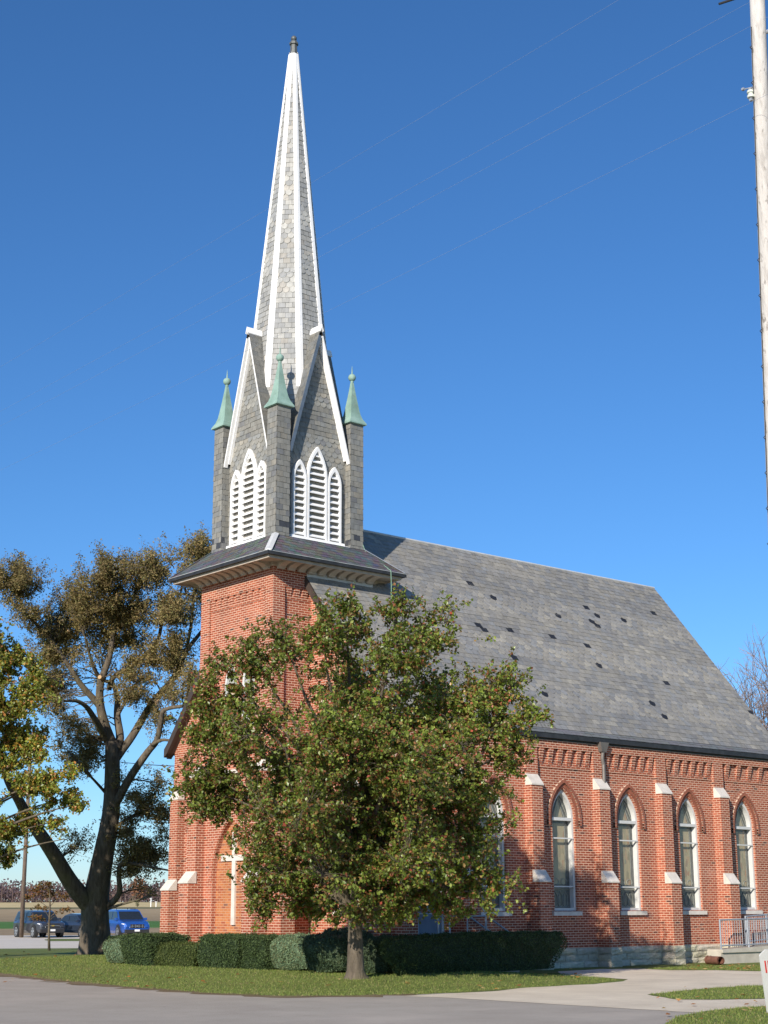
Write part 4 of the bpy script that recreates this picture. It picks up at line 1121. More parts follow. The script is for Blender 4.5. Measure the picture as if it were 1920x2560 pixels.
hedge("grey green rounded shrub directly left of the pear trunk", HG, foot_px(725, 862, 2432, 2437, 1.5), 0.96, .85, LT2, 307)
hedge("rounded shrub set farther back against the facade behind the pear trunk", HG, foot_px(770, 890, 2420, 2423, 1.3), 1.0, .85, LT2, 312)
hedge("grey green rounded shrub half hidden behind and right of the pear trunk", HG, foot_px(850, 985, 2436, 2439, 1.4), 0.84, .85, LT2, 308)
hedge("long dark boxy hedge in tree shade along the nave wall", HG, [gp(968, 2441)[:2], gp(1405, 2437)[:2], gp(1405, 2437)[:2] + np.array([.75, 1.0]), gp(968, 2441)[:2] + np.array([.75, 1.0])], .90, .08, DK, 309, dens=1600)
hedge("small pale shrub top showing behind the dark strip hedge beside the far buttress", HG, foot_px(402, 462, 2390, 2392, 1.0), 0.8, .9, LT, 310)

# ------------------------------------------------------------------ trees
def bez(a, b, c, n): t = np.linspace(0, 1, n)[:, None]; return (1 - t) ** 2 * a + 2 * t * (1 - t) * b + t * t * c
def tube_bulk(mbx, path, r0, r1, n=4):
    mbx.tube(list(path), list(np.linspace(r0, r1, len(path))), n, cap=False)
def smooth_path(P, k=3):
    P = [np.asarray(p, float) for p in P]; out = []
    for i in range(len(P) - 1):
        p0, p1, p2, p3 = P[max(i - 1, 0)], P[i], P[i + 1], P[min(i + 2, len(P) - 1)]
        for t in np.linspace(0, 1, k, endpoint=False):
            out.append(.5 * ((2 * p1) + (-p0 + p2) * t + (2 * p0 - 5 * p1 + 4 * p2 - p3) * t * t + (-p0 + 3 * p1 - 3 * p2 + p3) * t ** 3))
    out.append(P[-1]); return out
def crown(th, limbs, lobes, n_clusters, per, csize, leaf, palette, pprob, seed, leafmat, barkmat, base, twig=.012, shell=.55, droop=0.0, zmin=.3, aspect=.6, sub=6, subr=.018, spike=0.0, gap=-1.3, spray=.9):
    """limbs: list of point arrays (world); lobes: (centre, radii, weight). Twigs run from the nearest limb to leaf clusters."""
    r = np.random.default_rng(seed)
    LP = np.vstack([np.asarray(l) for l in limbs]) ; base = np.asarray(base, float)
    wts = np.array([l[2] for l in lobes], float); wts /= wts.sum()
    ids = r.choice(len(lobes), n_clusters, p=wts)
    cen = np.array([l[0] for l in lobes])[ids]; rad = np.array([l[1] for l in lobes])[ids]
    d = r.normal(0, 1, (n_clusters, 3)); d /= np.linalg.norm(d, axis=1)[:, None]
    rr = (shell + (1 - shell) * r.random((n_clusters, 1))) * r.uniform(.75, 1.0, (n_clusters, 1)) ** .5
    # uneven outline
    wob_ = 1 + .14 * np.sin(d[:, :1] * 7 + cen[:, :1]) * np.sin(d[:, 2:] * 6 + cen[:, 1:2])
    ax = (hr[None] * d[:, :1] * rad[:, :1] + hf[None] * d[:, 1:2] * rad[:, 1:2] + np.array([[0, 0, 1.0]]) * d[:, 2:] * rad[:, 2:])
    P = cen + ax * rr * wob_
    if spike: P[:, 2] += spike * r.random(len(P)) ** 3 * (d[:, 2] > 0) ; P = P + hr[None] * (spike * .5 * r.normal(0, .6, len(P)) * (np.abs(d[:, 0]) > .5))[:, None]
    P = P[P[:, 2] > zmin]; n = len(P)
    nz = sum(np.sin(P @ np.array(k_) + ph_) for k_, ph_ in (((1.9, .7, 1.1), 1.0 + seed), ((-.8, 1.7, 1.9), 2.0 + seed), ((1.2, -1.6, 2.3), .4 * seed), ((2.6, 2.2, -1.5), 4.0)))
    keepc = nz > gap; P = P[keepc]; n = len(P)
    tw = MB(); ends = []; extra = [LP]; CA, CM = [], []
    for (lc, lr, lw) in lobes:                      # side branches spreading through each lobe
        for _ in range(sub):
            e = r.normal(0, 1, 3); e /= np.linalg.norm(e); e[2] = abs(e[2]) * .8 - .25
            g = lc + (hr * e[0] * lr[0] + hf * e[1] * lr[1] + np.array([0, 0, e[2] * lr[2]])) * r.uniform(.35, .8)
            dd = LP - g; j = int(np.argmin((dd ** 2).sum(1) + 1.5 * np.maximum(0, LP[:, 2] - g[2] + .3) ** 2)); a = LP[j]; L = np.linalg.norm(g - a)
            m_ = (a + g) / 2 + r.normal(0, .10, 3) * L + np.array([0, 0, .12 * L]); path = bez(a, m_, g, 9); path[1:-1] += r.normal(0, .025 * L ** .5, (7, 3))
            tube_bulk(tw, path - base, min(subr * (.7 + .5 * L), .06), subr * .3, 5); extra.append(path[3:])
    LP = np.vstack(extra)
    for p in P:
        dd = LP - p; q = (dd ** 2).sum(1) + 1.2 * np.maximum(0, LP[:, 2] - p[2] + .15 * 0) ** 2
        j = int(np.argmin(q)); a = LP[j]; L = np.linalg.norm(p - a)
        mid = (a + p) / 2 + np.array([r.normal(0, .08), r.normal(0, .08), .10 * L]) * min(1, L)
        path = bez(a, mid, p, 5); path[1:-1] += r.normal(0, .03, (3, 3)); tube_bulk(tw, path - base, min(twig * (.6 + .5 * L), .03), twig * .3, 3); ends.append(p); CA.append(a); CM.append(mid)
    tw.build("twigs", barkmat, th, uv=False)
    lf = MB()
    E = np.repeat(np.array(ends), per, 0); A_ = np.repeat(np.array(CA), per, 0); M_ = np.repeat(np.array(CM), per, 0); m = len(E)
    Lt = np.linalg.norm(E - A_, axis=1)[:, None]; t = 1 - np.minimum(.9, spray / (Lt + 1e-6)) * r.random((m, 1)) ** 1.2 + .04
    Bz = (1 - t) ** 2 * A_ + 2 * t * (1 - t) * M_ + t * t * E
    off = r.normal(0, 1, (m, 3)); off *= csize * (.35 + .65 * (1 - t) / (1 - t.min() + 1e-6)) * r.random((m, 1)) ** .6 / (np.linalg.norm(off, axis=1)[:, None] + 1e-9); off[:, 2] -= droop * r.random(m)
    keepm = r.random(m) < .92; Q = (Bz + off)[keepm]; m = len(Q)
    nn = off[keepm] / (np.linalg.norm(off[keepm], axis=1)[:, None] + 1e-9) * .5 + np.array([0, 0, .7])
    ctint = np.repeat(r.uniform(.72, 1.28, len(ends)), per)[keepm]
    # neighbouring clusters turn colour together
    ph = np.sin(Q[:, 0] * .9 + seed) + np.sin(Q[:, 1] * 1.1 + 2 * seed) + np.sin(Q[:, 2] * 1.3)
    k = r.choice(len(palette), m, p=pprob); cols = np.array(palette)[k] * (ctint * r.uniform(.75, 1.25, m))[:, None] * (1 + .08 * ph)[:, None]
    lf.arrays(*rand_leaves(Q - base, nn, leaf, cols, r, .9, aspect))
    return lf.build("crown", leafmat, th, uv=False)
def lobe_px(x, y, rx, ry, D, off=0.0, dep=None, wgt=None):
    c = pt(x, y, D + off); k = (D + off) / F_PX; a, b = rx * k, ry * k
    return (c, (a, dep if dep else .85 * max(a, b), b), wgt if wgt else (a * b * (a + b) / 2) ** .8)

# ---- pear tree in front of the church
PB = gp(890, 2443); PD_ = depth_of(PB)
pear = thing("pear_tree", "round green and reddish leaved pear tree standing on the lawn before the church", "tree", tuple(PB))
q = PD_
plob = [(868, 1560, 118, 92, 0), (800, 1600, 90, 80, -1), (1075, 1585, 92, 88, .6), (985, 1640, 100, 90, -1.4), (1262, 1735, 70, 95, .5), (1325, 1790, 44, 66, .2), (700, 1610, 90, 75, .5), (625, 1660, 92, 78, -.6), (540, 1680, 40, 62, .4),
        (535, 1830, 88, 90, .3), (478, 1930, 56, 70, 0), (650, 1840, 120, 105, -1.6), (880, 1740, 130, 115, 1.6), (830, 1850, 150, 120, -2.2), (1080, 1770, 120, 110, 1.2), (1165, 1870, 120, 110, -.6), (1020, 1930, 150, 130, -2.2),
        (780, 2010, 150, 130, -2.4), (575, 2010, 108, 80, .4), (520, 2010, 70, 60, 0), (660, 2090, 92, 75, -1.2), (720, 2190, 88, 70, -.8), (690, 2140, 70, 60, .8), (860, 2170, 130, 90, -1.6), (1045, 2150, 140, 95, -1.4), (1190, 2110, 80, 80, .2), (1230, 2220, 78, 52, .3),
        (990, 2240, 90, 55, .2), (1110, 2060, 110, 100, 1.0), (900, 2050, 160, 120, 1.5), (640, 2250, 42, 50, -.2), (1290, 1900, 46, 60, .2)]
plob += [(655, 2262, 60, 70, .1), (800, 2280, 105, 46, .6), (960, 2282, 95, 44, -.7), (1105, 2270, 105, 46, .3), (1240, 2250, 72, 44, .2), (890, 2290, 70, 34, -1.0), (520, 1780, 70, 80, .2), (760, 2225, 125, 62, .3), (890, 2245, 110, 58, -.4), (1050, 2235, 110, 60, .3), (640, 2190, 80, 75, .2), (1150, 2190, 110, 70, .2), (500, 1960, 80, 90, .2), (1240, 1840, 90, 90, .3), (590, 1760, 90, 80, .3),
         (960, 1780, 150, 130, 0), (700, 1950, 150, 120, 0), (930, 1900, 190, 160, -.5), (1100, 1980, 130, 110, .2), (810, 2120, 150, 110, .3), (560, 1920, 100, 90, .5), (960, 2100, 180, 110, 0), (1180, 1990, 110, 110, .3), (1170, 1760, 100, 90, 0), (1000, 1540, 60, 60, 0)]
lobes = [lobe_px(x, y, rx * 1.17, ry * 1.15, q, off) for x, y, rx, ry, off in plob]
trunk_px = [(890, 2449, 0, .34), (889, 2425, 0, .205), (888, 2330, 0, .165), (886, 2250, 0, .15), (884, 2190, 0, .135)]
tr = MB(); path = [pt(x, y, q + o) for x, y, o, r_ in trunk_px]
tr.tube([p - PB for p in smooth_path(path, 3)], list(np.interp(np.linspace(0, 4, 13), range(5), [t[3] for t in trunk_px])), 14)
tr.build("trunk", M_barkp, pear, smooth=True)
limbs = []; mbL = MB(); top = path[-1]; low = path[-2]
rr_ = np.random.default_rng(12)
for i, (c, rad, w_) in enumerate(lobes):
    a = top if c[2] > 5 else low
    a = a + np.array([0, 0, rr_.uniform(-.5, .3)])
    mid = a * .5 + c * .5 + np.array([0, 0, .6]) - (c - a) * np.array([.18, .18, 0])
    L = bez(a, mid, c + rad[2] * np.array([0, 0, .35]), 11) + np.r_[np.zeros((1, 3)), rr_.normal(0, .05, (10, 3))]
    limbs.append(L[2:]); mbL.tube([p - PB for p in L], list(np.linspace(.085, .014, 11)), 6, cap=False)
mbL.build("limb", M_barkp, pear, smooth=True)
crown(pear, limbs, lobes, 9500, 22, .21, .042, [(.125, .180, .028), (.175, .235, .040), (.235, .275, .056), (.26, .165, .055), (.28, .105, .05), (.36, .08, .05)], [.26, .28, .20, .145, .10, .015], 41, M_leaf, M_barkp, PB, shell=.15, droop=.04, zmin=1.2, aspect=.72, twig=.007, sub=6, subr=.013, spike=.5, gap=-1.75, spray=.42)

# ---- big old tree at left
BB = gp(236, 2390); BD = depth_of(BB)
oak = thing("old_shade_tree", "big old tree with thick forking trunk and sparse brown leaves left of the church", "tree", tuple(BB))
k_ = BD / F_PX
def limb_px(pts, off0=0, off1=0): n = len(pts); return [pt(x, y, BD + off0 + (off1 - off0) * i / max(1, n - 1)) for i, (x, y) in enumerate(pts)]
TR = [(236, 2398), (238, 2370), (238, 2310), (238, 2262), (253, 2167), (277, 2037), (281, 1930), (280, 1850)]; TRr = [56, 42, 35, 34, 27, 22, 19, 17]
tm = MB(); p_ = smooth_path(limb_px(TR), 3); tm.tube([x - BB for x in p_], list(np.interp(np.linspace(0, len(TR) - 1, len(p_)), range(len(TR)), TRr) * k_), 18); tm.build("trunk", M_bark, oak, smooth=True)
LIM = [([(280, 1860), (262, 1812), (250, 1759), (252, 1705), (272, 1648), (282, 1585), (279, 1520), (270, 1450)], 14, 3, 0, -.5),
       ([(268, 1850), (250, 1820), (232, 1790), (215, 1766), (190, 1752), (160, 1753)], 10, 3, 0, -2.5),
       ([(290, 1870), (300, 1844), (293, 1790), (293, 1743), (282, 1711), (262, 1702)], 12, 4, 0, 1.5),
       ([(284, 1905), (305, 1875), (332, 1838), (380, 1759), (424, 1708), (449, 1670), (465, 1629), (494, 1591), (520, 1560)], 12, 4, 0, 1.5),
       ([(420, 1712), (449, 1686), (475, 1684), (506, 1690)], 6, 3, .9, 2.5),
       ([(276, 2040), (296, 1996), (332, 1933), (370, 1879), (392, 1851), (402, 1806), (411, 1775), (459, 1765)], 12, 4, 0, -1.5),
       ([(380, 1862), (405, 1850), (430, 1850), (455, 1835)], 5, 2, -1, -2),
       ([(236, 2275), (205, 2242), (174, 2202), (135, 2137), (100, 2085), (69, 2041), (48, 2002), (20, 1950), (0, 1880)], 24, 8, 0, -2),
       ([(262, 2268), (285, 2252), (299, 2228), (297, 2184), (304, 2158), (340, 2160), (373, 2167), (423, 2176)], 9, 2, 0, -1),
       ([(262, 2275), (300, 2262), (330, 2254), (378, 2241)], 4, 1.5, 0, -1.5),
       ([(248, 1764), (232, 1745), (202, 1711), (177, 1673), (140, 1620), (100, 1570), (70, 1540), (19, 1496)], 9, 3, 0, -1),
       ([(272, 1725), (285, 1692), (332, 1664), (380, 1620), (398, 1590), (405, 1540), (408, 1503), (452, 1484), (500, 1500)], 7, 2.5, .5, 1),
       ([(252, 1700), (236, 1672), (222, 1630), (212, 1590)], 6, 2, 0, -1), ([(280, 1580), (310, 1540), (340, 1480), (355, 1420)], 5, 2, 0, .5), ([(465, 1630), (478, 1560), (485, 1480), (498, 1400)], 5, 2, 1.5, 1.5),
       ([(293, 1790), (315, 1750), (330, 1720), (350, 1700)], 5, 2, .5, 1.5), ([(262, 1980), (235, 1950), (205, 1920), (180, 1890)], 4, 1.5, 0, -2), ([(60, 1530), (40, 1470), (35, 1420)], 4, 2, -1, -1), ([(300, 2060), (330, 2040), (370, 2020), (400, 2030)], 4, 1.5, 0, 1)]
limbs = []
for (pp, r0, r1, o0, o1) in LIM:
    L = smooth_path(limb_px(pp, o0, o1), 4); mbx = MB(); mbx.tube([x - BB for x in L], list(np.linspace(r0, r1, len(L)) * k_), 10); mbx.build("limb", M_bark, oak, smooth=True); limbs.append(np.array(L))
mbx = MB()
for (x, y, ex, ey, rr2) in ((255, 1697, -3, -2, 5), (391, 1757, 6, -3, 4), (172, 1581, 3, -2, 3.5)):
    a = pt(x, y, BD - .35); b = a + (hr * ex + np.array([0, 0, -ey])) * k_ - hf * .25
    mbx.tube([a - BB, b - BB], rr2 * k_, 10)
mbx.build("pruned_stub", plain("fresh_cut_wood", (.50, .33, .17), .8, .2, 10), oak)
ob = [(40, 1455, 74, 62), (95, 1530, 62, 52), (150, 1575, 60, 60), (190, 1500, 45, 55), (268, 1445, 80, 62), (205, 1545, 62, 50), (290, 1525, 90, 55), (380, 1435, 58, 70), (350, 1540, 70, 52), (430, 1535, 60, 58), (468, 1430, 55, 60), (505, 1375, 42, 45), (440, 1622, 60, 35), (125, 1640, 60, 58), (125, 1715, 45, 40),
      (300, 1600, 70, 30), (330, 1735, 46, 30), (380, 1650, 40, 30), (185, 1810, 42, 34), (430, 1735, 38, 28), (480, 1700, 30, 40), (520, 1480, 45, 60)]
lobes = [lobe_px(x, y, rx * 1.22, ry * 1.18, BD, off, dep=2.0) for (x, y, rx, ry), off in zip(ob, list(np.random.default_rng(3).uniform(-1.6, 1.6, len(ob))))]
for (x, y, rx, ry, wm) in ((250, 1640, 120, 60, .4), (150, 1760, 75, 65, .5), (330, 1690, 90, 55, .5), (225, 1870, 80, 75, .45), (385, 2130, 50, 55, .7), (430, 1660, 70, 50, .6), (400, 1790, 60, 60, .35), (355, 2070, 85, 95, 1.5), (330, 2170, 70, 40, .8), (400, 1960, 50, 40, .4), (400, 2030, 40, 50, .6), (215, 1900, 60, 60, .35), (340, 1990, 50, 30, .5), (375, 2225, 34, 18, .4), (300, 1950, 40, 40, .2), (340, 2140, 60, 30, .6), (190, 2110, 50, 60, .25), (150, 1860, 40, 60, .3)):
    l = lobe_px(x, y, rx, ry, BD, 0, dep=1.2); lobes.append((l[0], l[1], l[2] * wm))
crown(oak, limbs, lobes, 9500, 24, .34, .047, [(.225, .185, .075), (.265, .215, .090), (.285, .205, .10), (.20, .195, .075), (.33, .24, .11)], [.32, .26, .2, .14, .08], 43, M_leafdry, M_bark, BB, twig=.006, shell=.05, zmin=1.0, droop=.1, aspect=.45, sub=13, subr=.016, gap=-1.15, spray=1.0, spike=.7)

# ---- maple at the left edge
MBs = pt(-150, 2000, 49); MBs[2] = 0
maple = thing("maple_tree", "green and orange turning maple reaching in at the left edge", "tree", tuple(MBs))
MD_ = 49.5
mlob = [(45, 1645, 78, 68, .3), (-40, 1640, 110, 100, 0), (70, 1745, 70, 66, -.5), (-30, 1780, 130, 110, 0), (45, 1850, 95, 70, .4), (100, 1700, 40, 50, 0), (85, 1960, 85, 55, -.3), (-20, 1930, 110, 90, 0), (60, 2050, 70, 50, .2), (165, 1995, 48, 30, .3), (0, 2080, 70, 70, -.4), (130, 2055, 48, 34, .2), (20, 2150, 50, 42, 0), (95, 1880, 40, 40, .1), (-120, 1600, 160, 150, 0), (-200, 1850, 170, 200, 0), (-330, 1700, 170, 200, 0), (-330, 1950, 170, 170, 1), (-210, 2030, 110, 90, 1.5), (175, 1930, 34, 26, 0), (195, 2010, 40, 22, .1), (150, 2100, 34, 24, 0), (110, 1960, 60, 40, 0)]
lobes = [lobe_px(x, y, rx, ry, MD_, off) for x, y, rx, ry, off in mlob]
tm = MB(); tp = [MBs, MBs + np.array([0, 0, 1.2]), MBs + np.array([.1, 0, 3.0]), MBs + np.array([0, .1, 6.5])]
tm.tube([x - MBs for x in tp], [.34, .26, .22, .12], 12); tm.build("trunk", M_bark, maple, smooth=True)
limbs = []; mbL = MB()
for c, rad, w_ in lobes:
    a = tp[1] + (tp[3] - tp[1]) * np.clip((c[2] - 2.5) / 7, .15, .95); L = bez(a, a * .5 + c * .5 + np.array([0, 0, .5]), c, 9); limbs.append(L); mbL.tube([p - MBs for p in L], list(np.linspace(.08, .015, 9)), 6, cap=False)
mbL.build("limb", M_bark, maple, smooth=True)
crown(maple, limbs, lobes, 7000, 32, .26, .047, [(.18, .235, .038), (.24, .285, .05), (.32, .32, .07), (.45, .29, .05), (.46, .19, .05), (.32, .14, .05)], [.29, .29, .22, .10, .06, .04], 47, M_leaf, M_bark, MBs, shell=.2, zmin=1.6, droop=.1, aspect=.75, twig=.009, sub=5, gap=-.9, spray=.7, spike=.4)

# ---- young sapling on the lawn
SB = gp(123, 2377); SD = depth_of(SB)
sap = thing("young_sapling", "thin young tree with rusty brown leaves on the lawn before the cars", "tree", tuple(SB))
tm = MB(); tp = [pt(123, 2380, SD), pt(122, 2330, SD), pt(125, 2270, SD), pt(124, 2215, SD)]
tm.tube([x - SB for x in tp], [.065, .05, .04, .015], 8); tm.build("trunk", M_bark, sap, smooth=True)
slob = [(95, 2225, 34, 20, 0), (130, 2235, 40, 18, .3), (120, 2210, 26, 14, 0), (90, 2295, 28, 14, -.3), (100, 2272, 30, 10, .2), (160, 2275, 26, 10, 0), (165, 2240, 20, 12, 0), (140, 2290, 16, 8, 0), (70, 2245, 14, 10, 0)]
lobes = [lobe_px(x, y, rx, ry, SD, off, dep=.5) for x, y, rx, ry, off in slob]; limbs = []; mbL = MB()
for c, rad, w_ in lobes:
    a = tp[1] + (tp[3] - tp[1]) * np.clip((c[2] - 1.0) / 2.4, 0.1, .95); L = bez(a, a * .6 + c * .4 + np.array([0, 0, .2]), c, 7); limbs.append(L); mbL.tube([p - SB for p in L], list(np.linspace(.018, .006, 7)), 5, cap=False)
mbL.build("limb", M_bark, sap)
crown(sap, limbs, lobes, 120, 13, .17, .045, [(.16, .085, .03), (.20, .11, .035), (.12, .10, .03), (.22, .08, .04)], [.4, .25, .2, .15], 53, M_leafdry, M_bark, SB, twig=.004, shell=.2, zmin=.5, aspect=.6, sub=3, subr=.006, gap=-9, spray=.3)

# ---- bare trees behind the nave roof
def bare_tree(label, px, D, top_py, seed, spread=.9, barkm=M_barkg):
    r = np.random.default_rng(seed); b = pt(px, 2200, D); b[2] = 0
    H = pt(px, top_py, D)[2]
    th = thing("bare_tree", label, "tree", tuple(b), group="bare trees behind the nave roof")
    tr = MB(); br = MB()
    def grow(p, d, L, rad, lev):
        n = 5; path = [p]; 
        for i in range(n):
            d = d + r.normal(0, .13, 3) + np.array([0, 0, .05]); d /= np.linalg.norm(d); p = p + d * L / n; path.append(p)
        (tr if lev == 0 else br).tube(path, list(np.linspace(rad, rad * .55, n + 1)), 8 if lev == 0 else (5 if lev < 3 else 3), cap=False)
        if lev >= 5: return
        k = r.integers(3, 5) if lev < 4 else 3
        for j in range(k):
            f = r.uniform(.35, 1.0); q = path[int(round(f * n))]
            a = r.normal(0, 1, 3); a -= d * (a @ d); a /= np.linalg.norm(a); nd_ = d * r.uniform(.6, .95) + a * spread * r.uniform(.5, 1.0); nd_[2] += .12; nd_ /= np.linalg.norm(nd_)
            grow(q, nd_, L * r.uniform(.55, .75), rad * .55, lev + 1)
        if lev: grow(path[-1], d, L * .68, rad * .55, lev + 1)
        else:
            for j in range(3):
                a = r.normal(0, 1, 3); a[2] = 0; a /= np.linalg.norm(a); nd_ = np.array([0, 0, 1.0]) + a * .55; grow(path[-1], nd_ / np.linalg.norm(nd_), L * .62, rad * .6, 1)
    grow(np.zeros(3), np.array([0, 0, 1.0]), H * .40, H * .013, 0)
    # rescale so the top twig reaches the wanted height
    mz = max(v[2] for v in br.v); s = H / mz
    for m_ in (tr, br): m_.v = [(x * s, y * s, z * s) for x, y, z in m_.v]
    tr.build("trunk", barkm, th, uv=False); br.build("crown", barkm, th, uv=False)
bare_tree("leafless grey tree showing above the roof's right slope, the tallest of three", 1785, 62, 1545, 61, 1.3)
bare_tree("leafless grey tree behind the roof's lower right corner, between the other two", 1845, 66, 1600, 62, 1.3)
bare_tree("leafless grey tree at the right edge beyond the roof corner", 1905, 60, 1645, 63, 1.2)

# ---- far woods and field-side shrubs
def clump_tree(name, label, cat, px, py_base, py_top, wpx, D, cols, seed, group=None, n=260, bz=None):
    r = np.random.default_rng(seed); b = pt(px, py_base, D); zb_ = b[2]; H = (py_base - py_top) * D / F_PX; Wd = wpx * D / F_PX
    th = thing(name, label, cat, (b[0], b[1], zb_), group=group)
    t = MB(); t.tube([(0, 0, -.3), (0, 0, H * .55)], [H * .03, H * .012], 6)
    for j in range(14):
        a = r.uniform(0, 6.28); e = np.array([math.cos(a) * Wd * .4, math.sin(a) * Wd * .4, H * r.uniform(.5, .9)]); t.tube([np.array([0, 0, H * r.uniform(.1, .5)]), e], [H * .012, H * .003], 4, cap=False)
    t.build("trunk", M_bark, th, uv=False)
    P = r.normal(0, 1, (n, 3)); P /= np.linalg.norm(P, axis=1)[:, None]; P *= r.random((n, 1)) ** .4; P = P * np.array([Wd / 2, Wd / 2, H * .42]) + np.array([0, 0, H * .58])
    lf = MB(); cc = np.array(cols)[r.choice(len(cols), n)] * r.uniform(.7, 1.3, (n, 1))
    lf.arrays(*rand_leaves(P, np.zeros((n, 3)) + [0, 0, .5], H * .045, cc, r, 1.0, .7)); lf.build("crown", M_leafdry, th, uv=False)
clump_tree("russet_tree", "russet bare crowned tree standing at the far field edge", "tree", 345, 2262, 2192, 46, 420, [(.30, .16, .10), (.24, .13, .08)], 71, n=420)
clump_tree("field_bush", "small green bush alone in the far tan field", "bush", 343, 2270, 2252, 11, 300, [(.10, .12, .05), (.14, .15, .07)], 72, n=200)
r = np.random.default_rng(77); mbw = MB(); mbt = MB()
nW = 2600
cols = [(.135, .095, .11), (.155, .11, .115), (.12, .09, .11), (.18, .125, .115)]
for i in range(nW):
    u = r.uniform(-150, 330); d = r.uniform(470, 560); b = c0 + hf * d + hr * (u - 60) + np.array([0, 0, far_z(470)]); H = r.uniform(4.5, 8.0) * (1 + .15 * math.sin(u * .05))
    m = 26; P = np.clip(r.normal(0, 1, (m, 3)), -1.7, 1.7) * np.array([1.5, 1.5, H * .27]) + b + np.array([0, 0, H * .48])
    cc = np.array([cols[r.integers(4)]] * m) * r.uniform(.7, 1.3, (m, 1))
    mbw.arrays(*rand_leaves(P, np.zeros((m, 3)) + [0, 0, .2], .42, cc, r, 1.0, .8))
for i in range(300):
    u = r.uniform(-150, 330); d = r.uniform(465, 475); b = c0 + hf * d + hr * (u - 60) + np.array([0, 0, far_z(470)]); mbw.tube([b, b + np.array([0, 0, r.uniform(4, 6.5)])], [.16, .05], 4, (.16, .11, .10), cap=False)
tag(mbw.build("far_woods", M_leafdry, uv=False), "dark purplish bare woods along the far edge of the fields", "woods", kind="stuff")
for (x, lab) in ((377, "thin pale post in the far field near the church corner, left of two"), (390, "thin pale post in the far field near the church corner, right of two")):
    b = pt(x, 2268, 300); mb = MB(); mb.tube([(0, 0, -.3), (0, 0, 1.6 if x < 380 else 1.0)], .10, 6); mb.box(-.16, .16, -.16, .16, 1.0 if x > 380 else 1.6, 1.1 if x > 380 else 1.72)
    o = mb.build("field_post", M_white); o.location = tuple(b); tag(o, lab, "post", "posts in the far field")

# ------------------------------------------------------------------ utility poles and wires
ND = 21.0
p_top = pt(1893, -8, ND); p_bot = pt(1984, 2400, ND)
base = p_bot + (p_bot - p_top) * (p_bot[2] / (p_top[2] - p_bot[2])); base_loc = base.copy()
axis = p_top - base
upole = thing("utility_pole", "tall weathered pale wooden utility pole with insulators at the right edge", "utility pole", tuple(base))
mb = MB(); n = 14
pts = [axis * t for t in np.linspace(0, 1, n)]; rad = list(np.linspace(.150, .102, n)); pts.append(axis * 1.004); rad.append(.07)
mb.tube(pts, rad, 20); mb.build("pole_shaft", M_pole, upole, smooth=True)
# ground wire with staples down the left side of the shaft
mb = MB(); side = -hr * .95 - hf * .3; side /= np.linalg.norm(side)
gw = [axis * t + side * (np.interp(t, [0, 1], [.150, .102]) + .008) for t in np.linspace(.05, .97, 40)]
mb.tube(gw, .006, 5)
for t in np.linspace(.1, .95, 26): q = axis * t + side * (np.interp(t, [0, 1], [.150, .102]) + .008); mb.tube([q - np.array([0, 0, .03]), q + side * .03, q + np.array([0, 0, .03])], .006, 5)
mb.build("ground_wire", M_black, upole)
w4 = pt(1877, 236, ND) - base
def spool(c, name="insulator"):
    mb = MB()
    prof = [(-.055, .03), (-.05, .05), (-.02, .052), (-.012, .036), (.012, .036), (.02, .052), (.05, .05), (.055, .03)]
    mb.lathe(c[0], c[1], [(c[2] + z, r_) for z, r_ in prof], 14); o = mb.build(name, plain("porcelain", (.62, .66, .58), .25, .1, 5), upole)
    return o
sp_ = spool(w4)
mb = MB(); mb.box(w4[0] - .02, w4[0] + .02, w4[1] - .02, w4[1] + .02, w4[2] - .10, w4[2] + .10)
tow = hr * .12
mb.tube([w4 + np.array([0, 0, .09]), w4 + tow + np.array([0, 0, .09])], .012, 6); mb.tube([w4 - np.array([0, 0, .09]), w4 + tow - np.array([0, 0, .09])], .012, 6)
mb.tube([w4 - hr * .09 + np.array([0, 0, .08]), w4 + hr * .28 + np.array([0, 0, .17])], .008, 6); mb.box(*[v for c_, h_ in zip(w4 - hr * .1 + np.array([0, 0, .08]), (.02, .02, .015)) for v in (c_ - h_, c_ + h_)])
mb.build("clevis", M_grey, upole)
mb = MB(); t4 = axis * .965
mb.tube([t4 + hr * .09 - hf * .02, t4 + hr * .34 - hf * .02 + np.array([0, 0, .10])], .03, 8); mb.lathe(*(t4 + hr * .33)[:2], [(t4[2] + .10, .07), (t4[2] + .30, .08), (t4[2] + .36, .05)], 12); mb.build("bracket_arm", M_grey, upole)
def wire(name, label, px, py, Xplane, span=95, sag=.7, rad=.0018, px2=None, group="power lines crossing the sky"):
    d = ray(px, py); t = (Xplane - CAM[0]) / d[0]; a = CAM + t * d
    pts = [a + np.array([0, span * s - 6, -sag * 4 * s * (1 - s) + sag * 0.0]) for s in np.linspace(0, 1, 24)]
    o_ = a.copy(); mb = MB(); mb.tube([p - o_ for p in pts], rad, 5, cap=False)
    ob = mb.build(name, plain(name + "_metal", (.20, .26, .36), .6, .1, 5) if name + "_metal" not in bpy.data.materials else bpy.data.materials[name + "_metal"]); ob.location = tuple(o_); tag(ob, label, "power line", group)
    return a
XP = p_top[0]
wire("power_line", "highest overhead wire, leaving the photo's top edge well left of the pole", 1525, 0, XP - .25, sag=.35)
wire("power_line", "overhead wire second from the top, ending at the hardware beside the pole top", 1790, 38, XP, sag=.35)
wire("power_line", "overhead wire meeting the pole just below its top", 1872, 52, XP + .05, sag=.4)
wire("power_line", "lowest overhead wire, fixed to the white spool insulator on the pole", 1858, 248, XP, sag=.45)
mb = MB(); a = pt(1818, 2, ND + .4); 
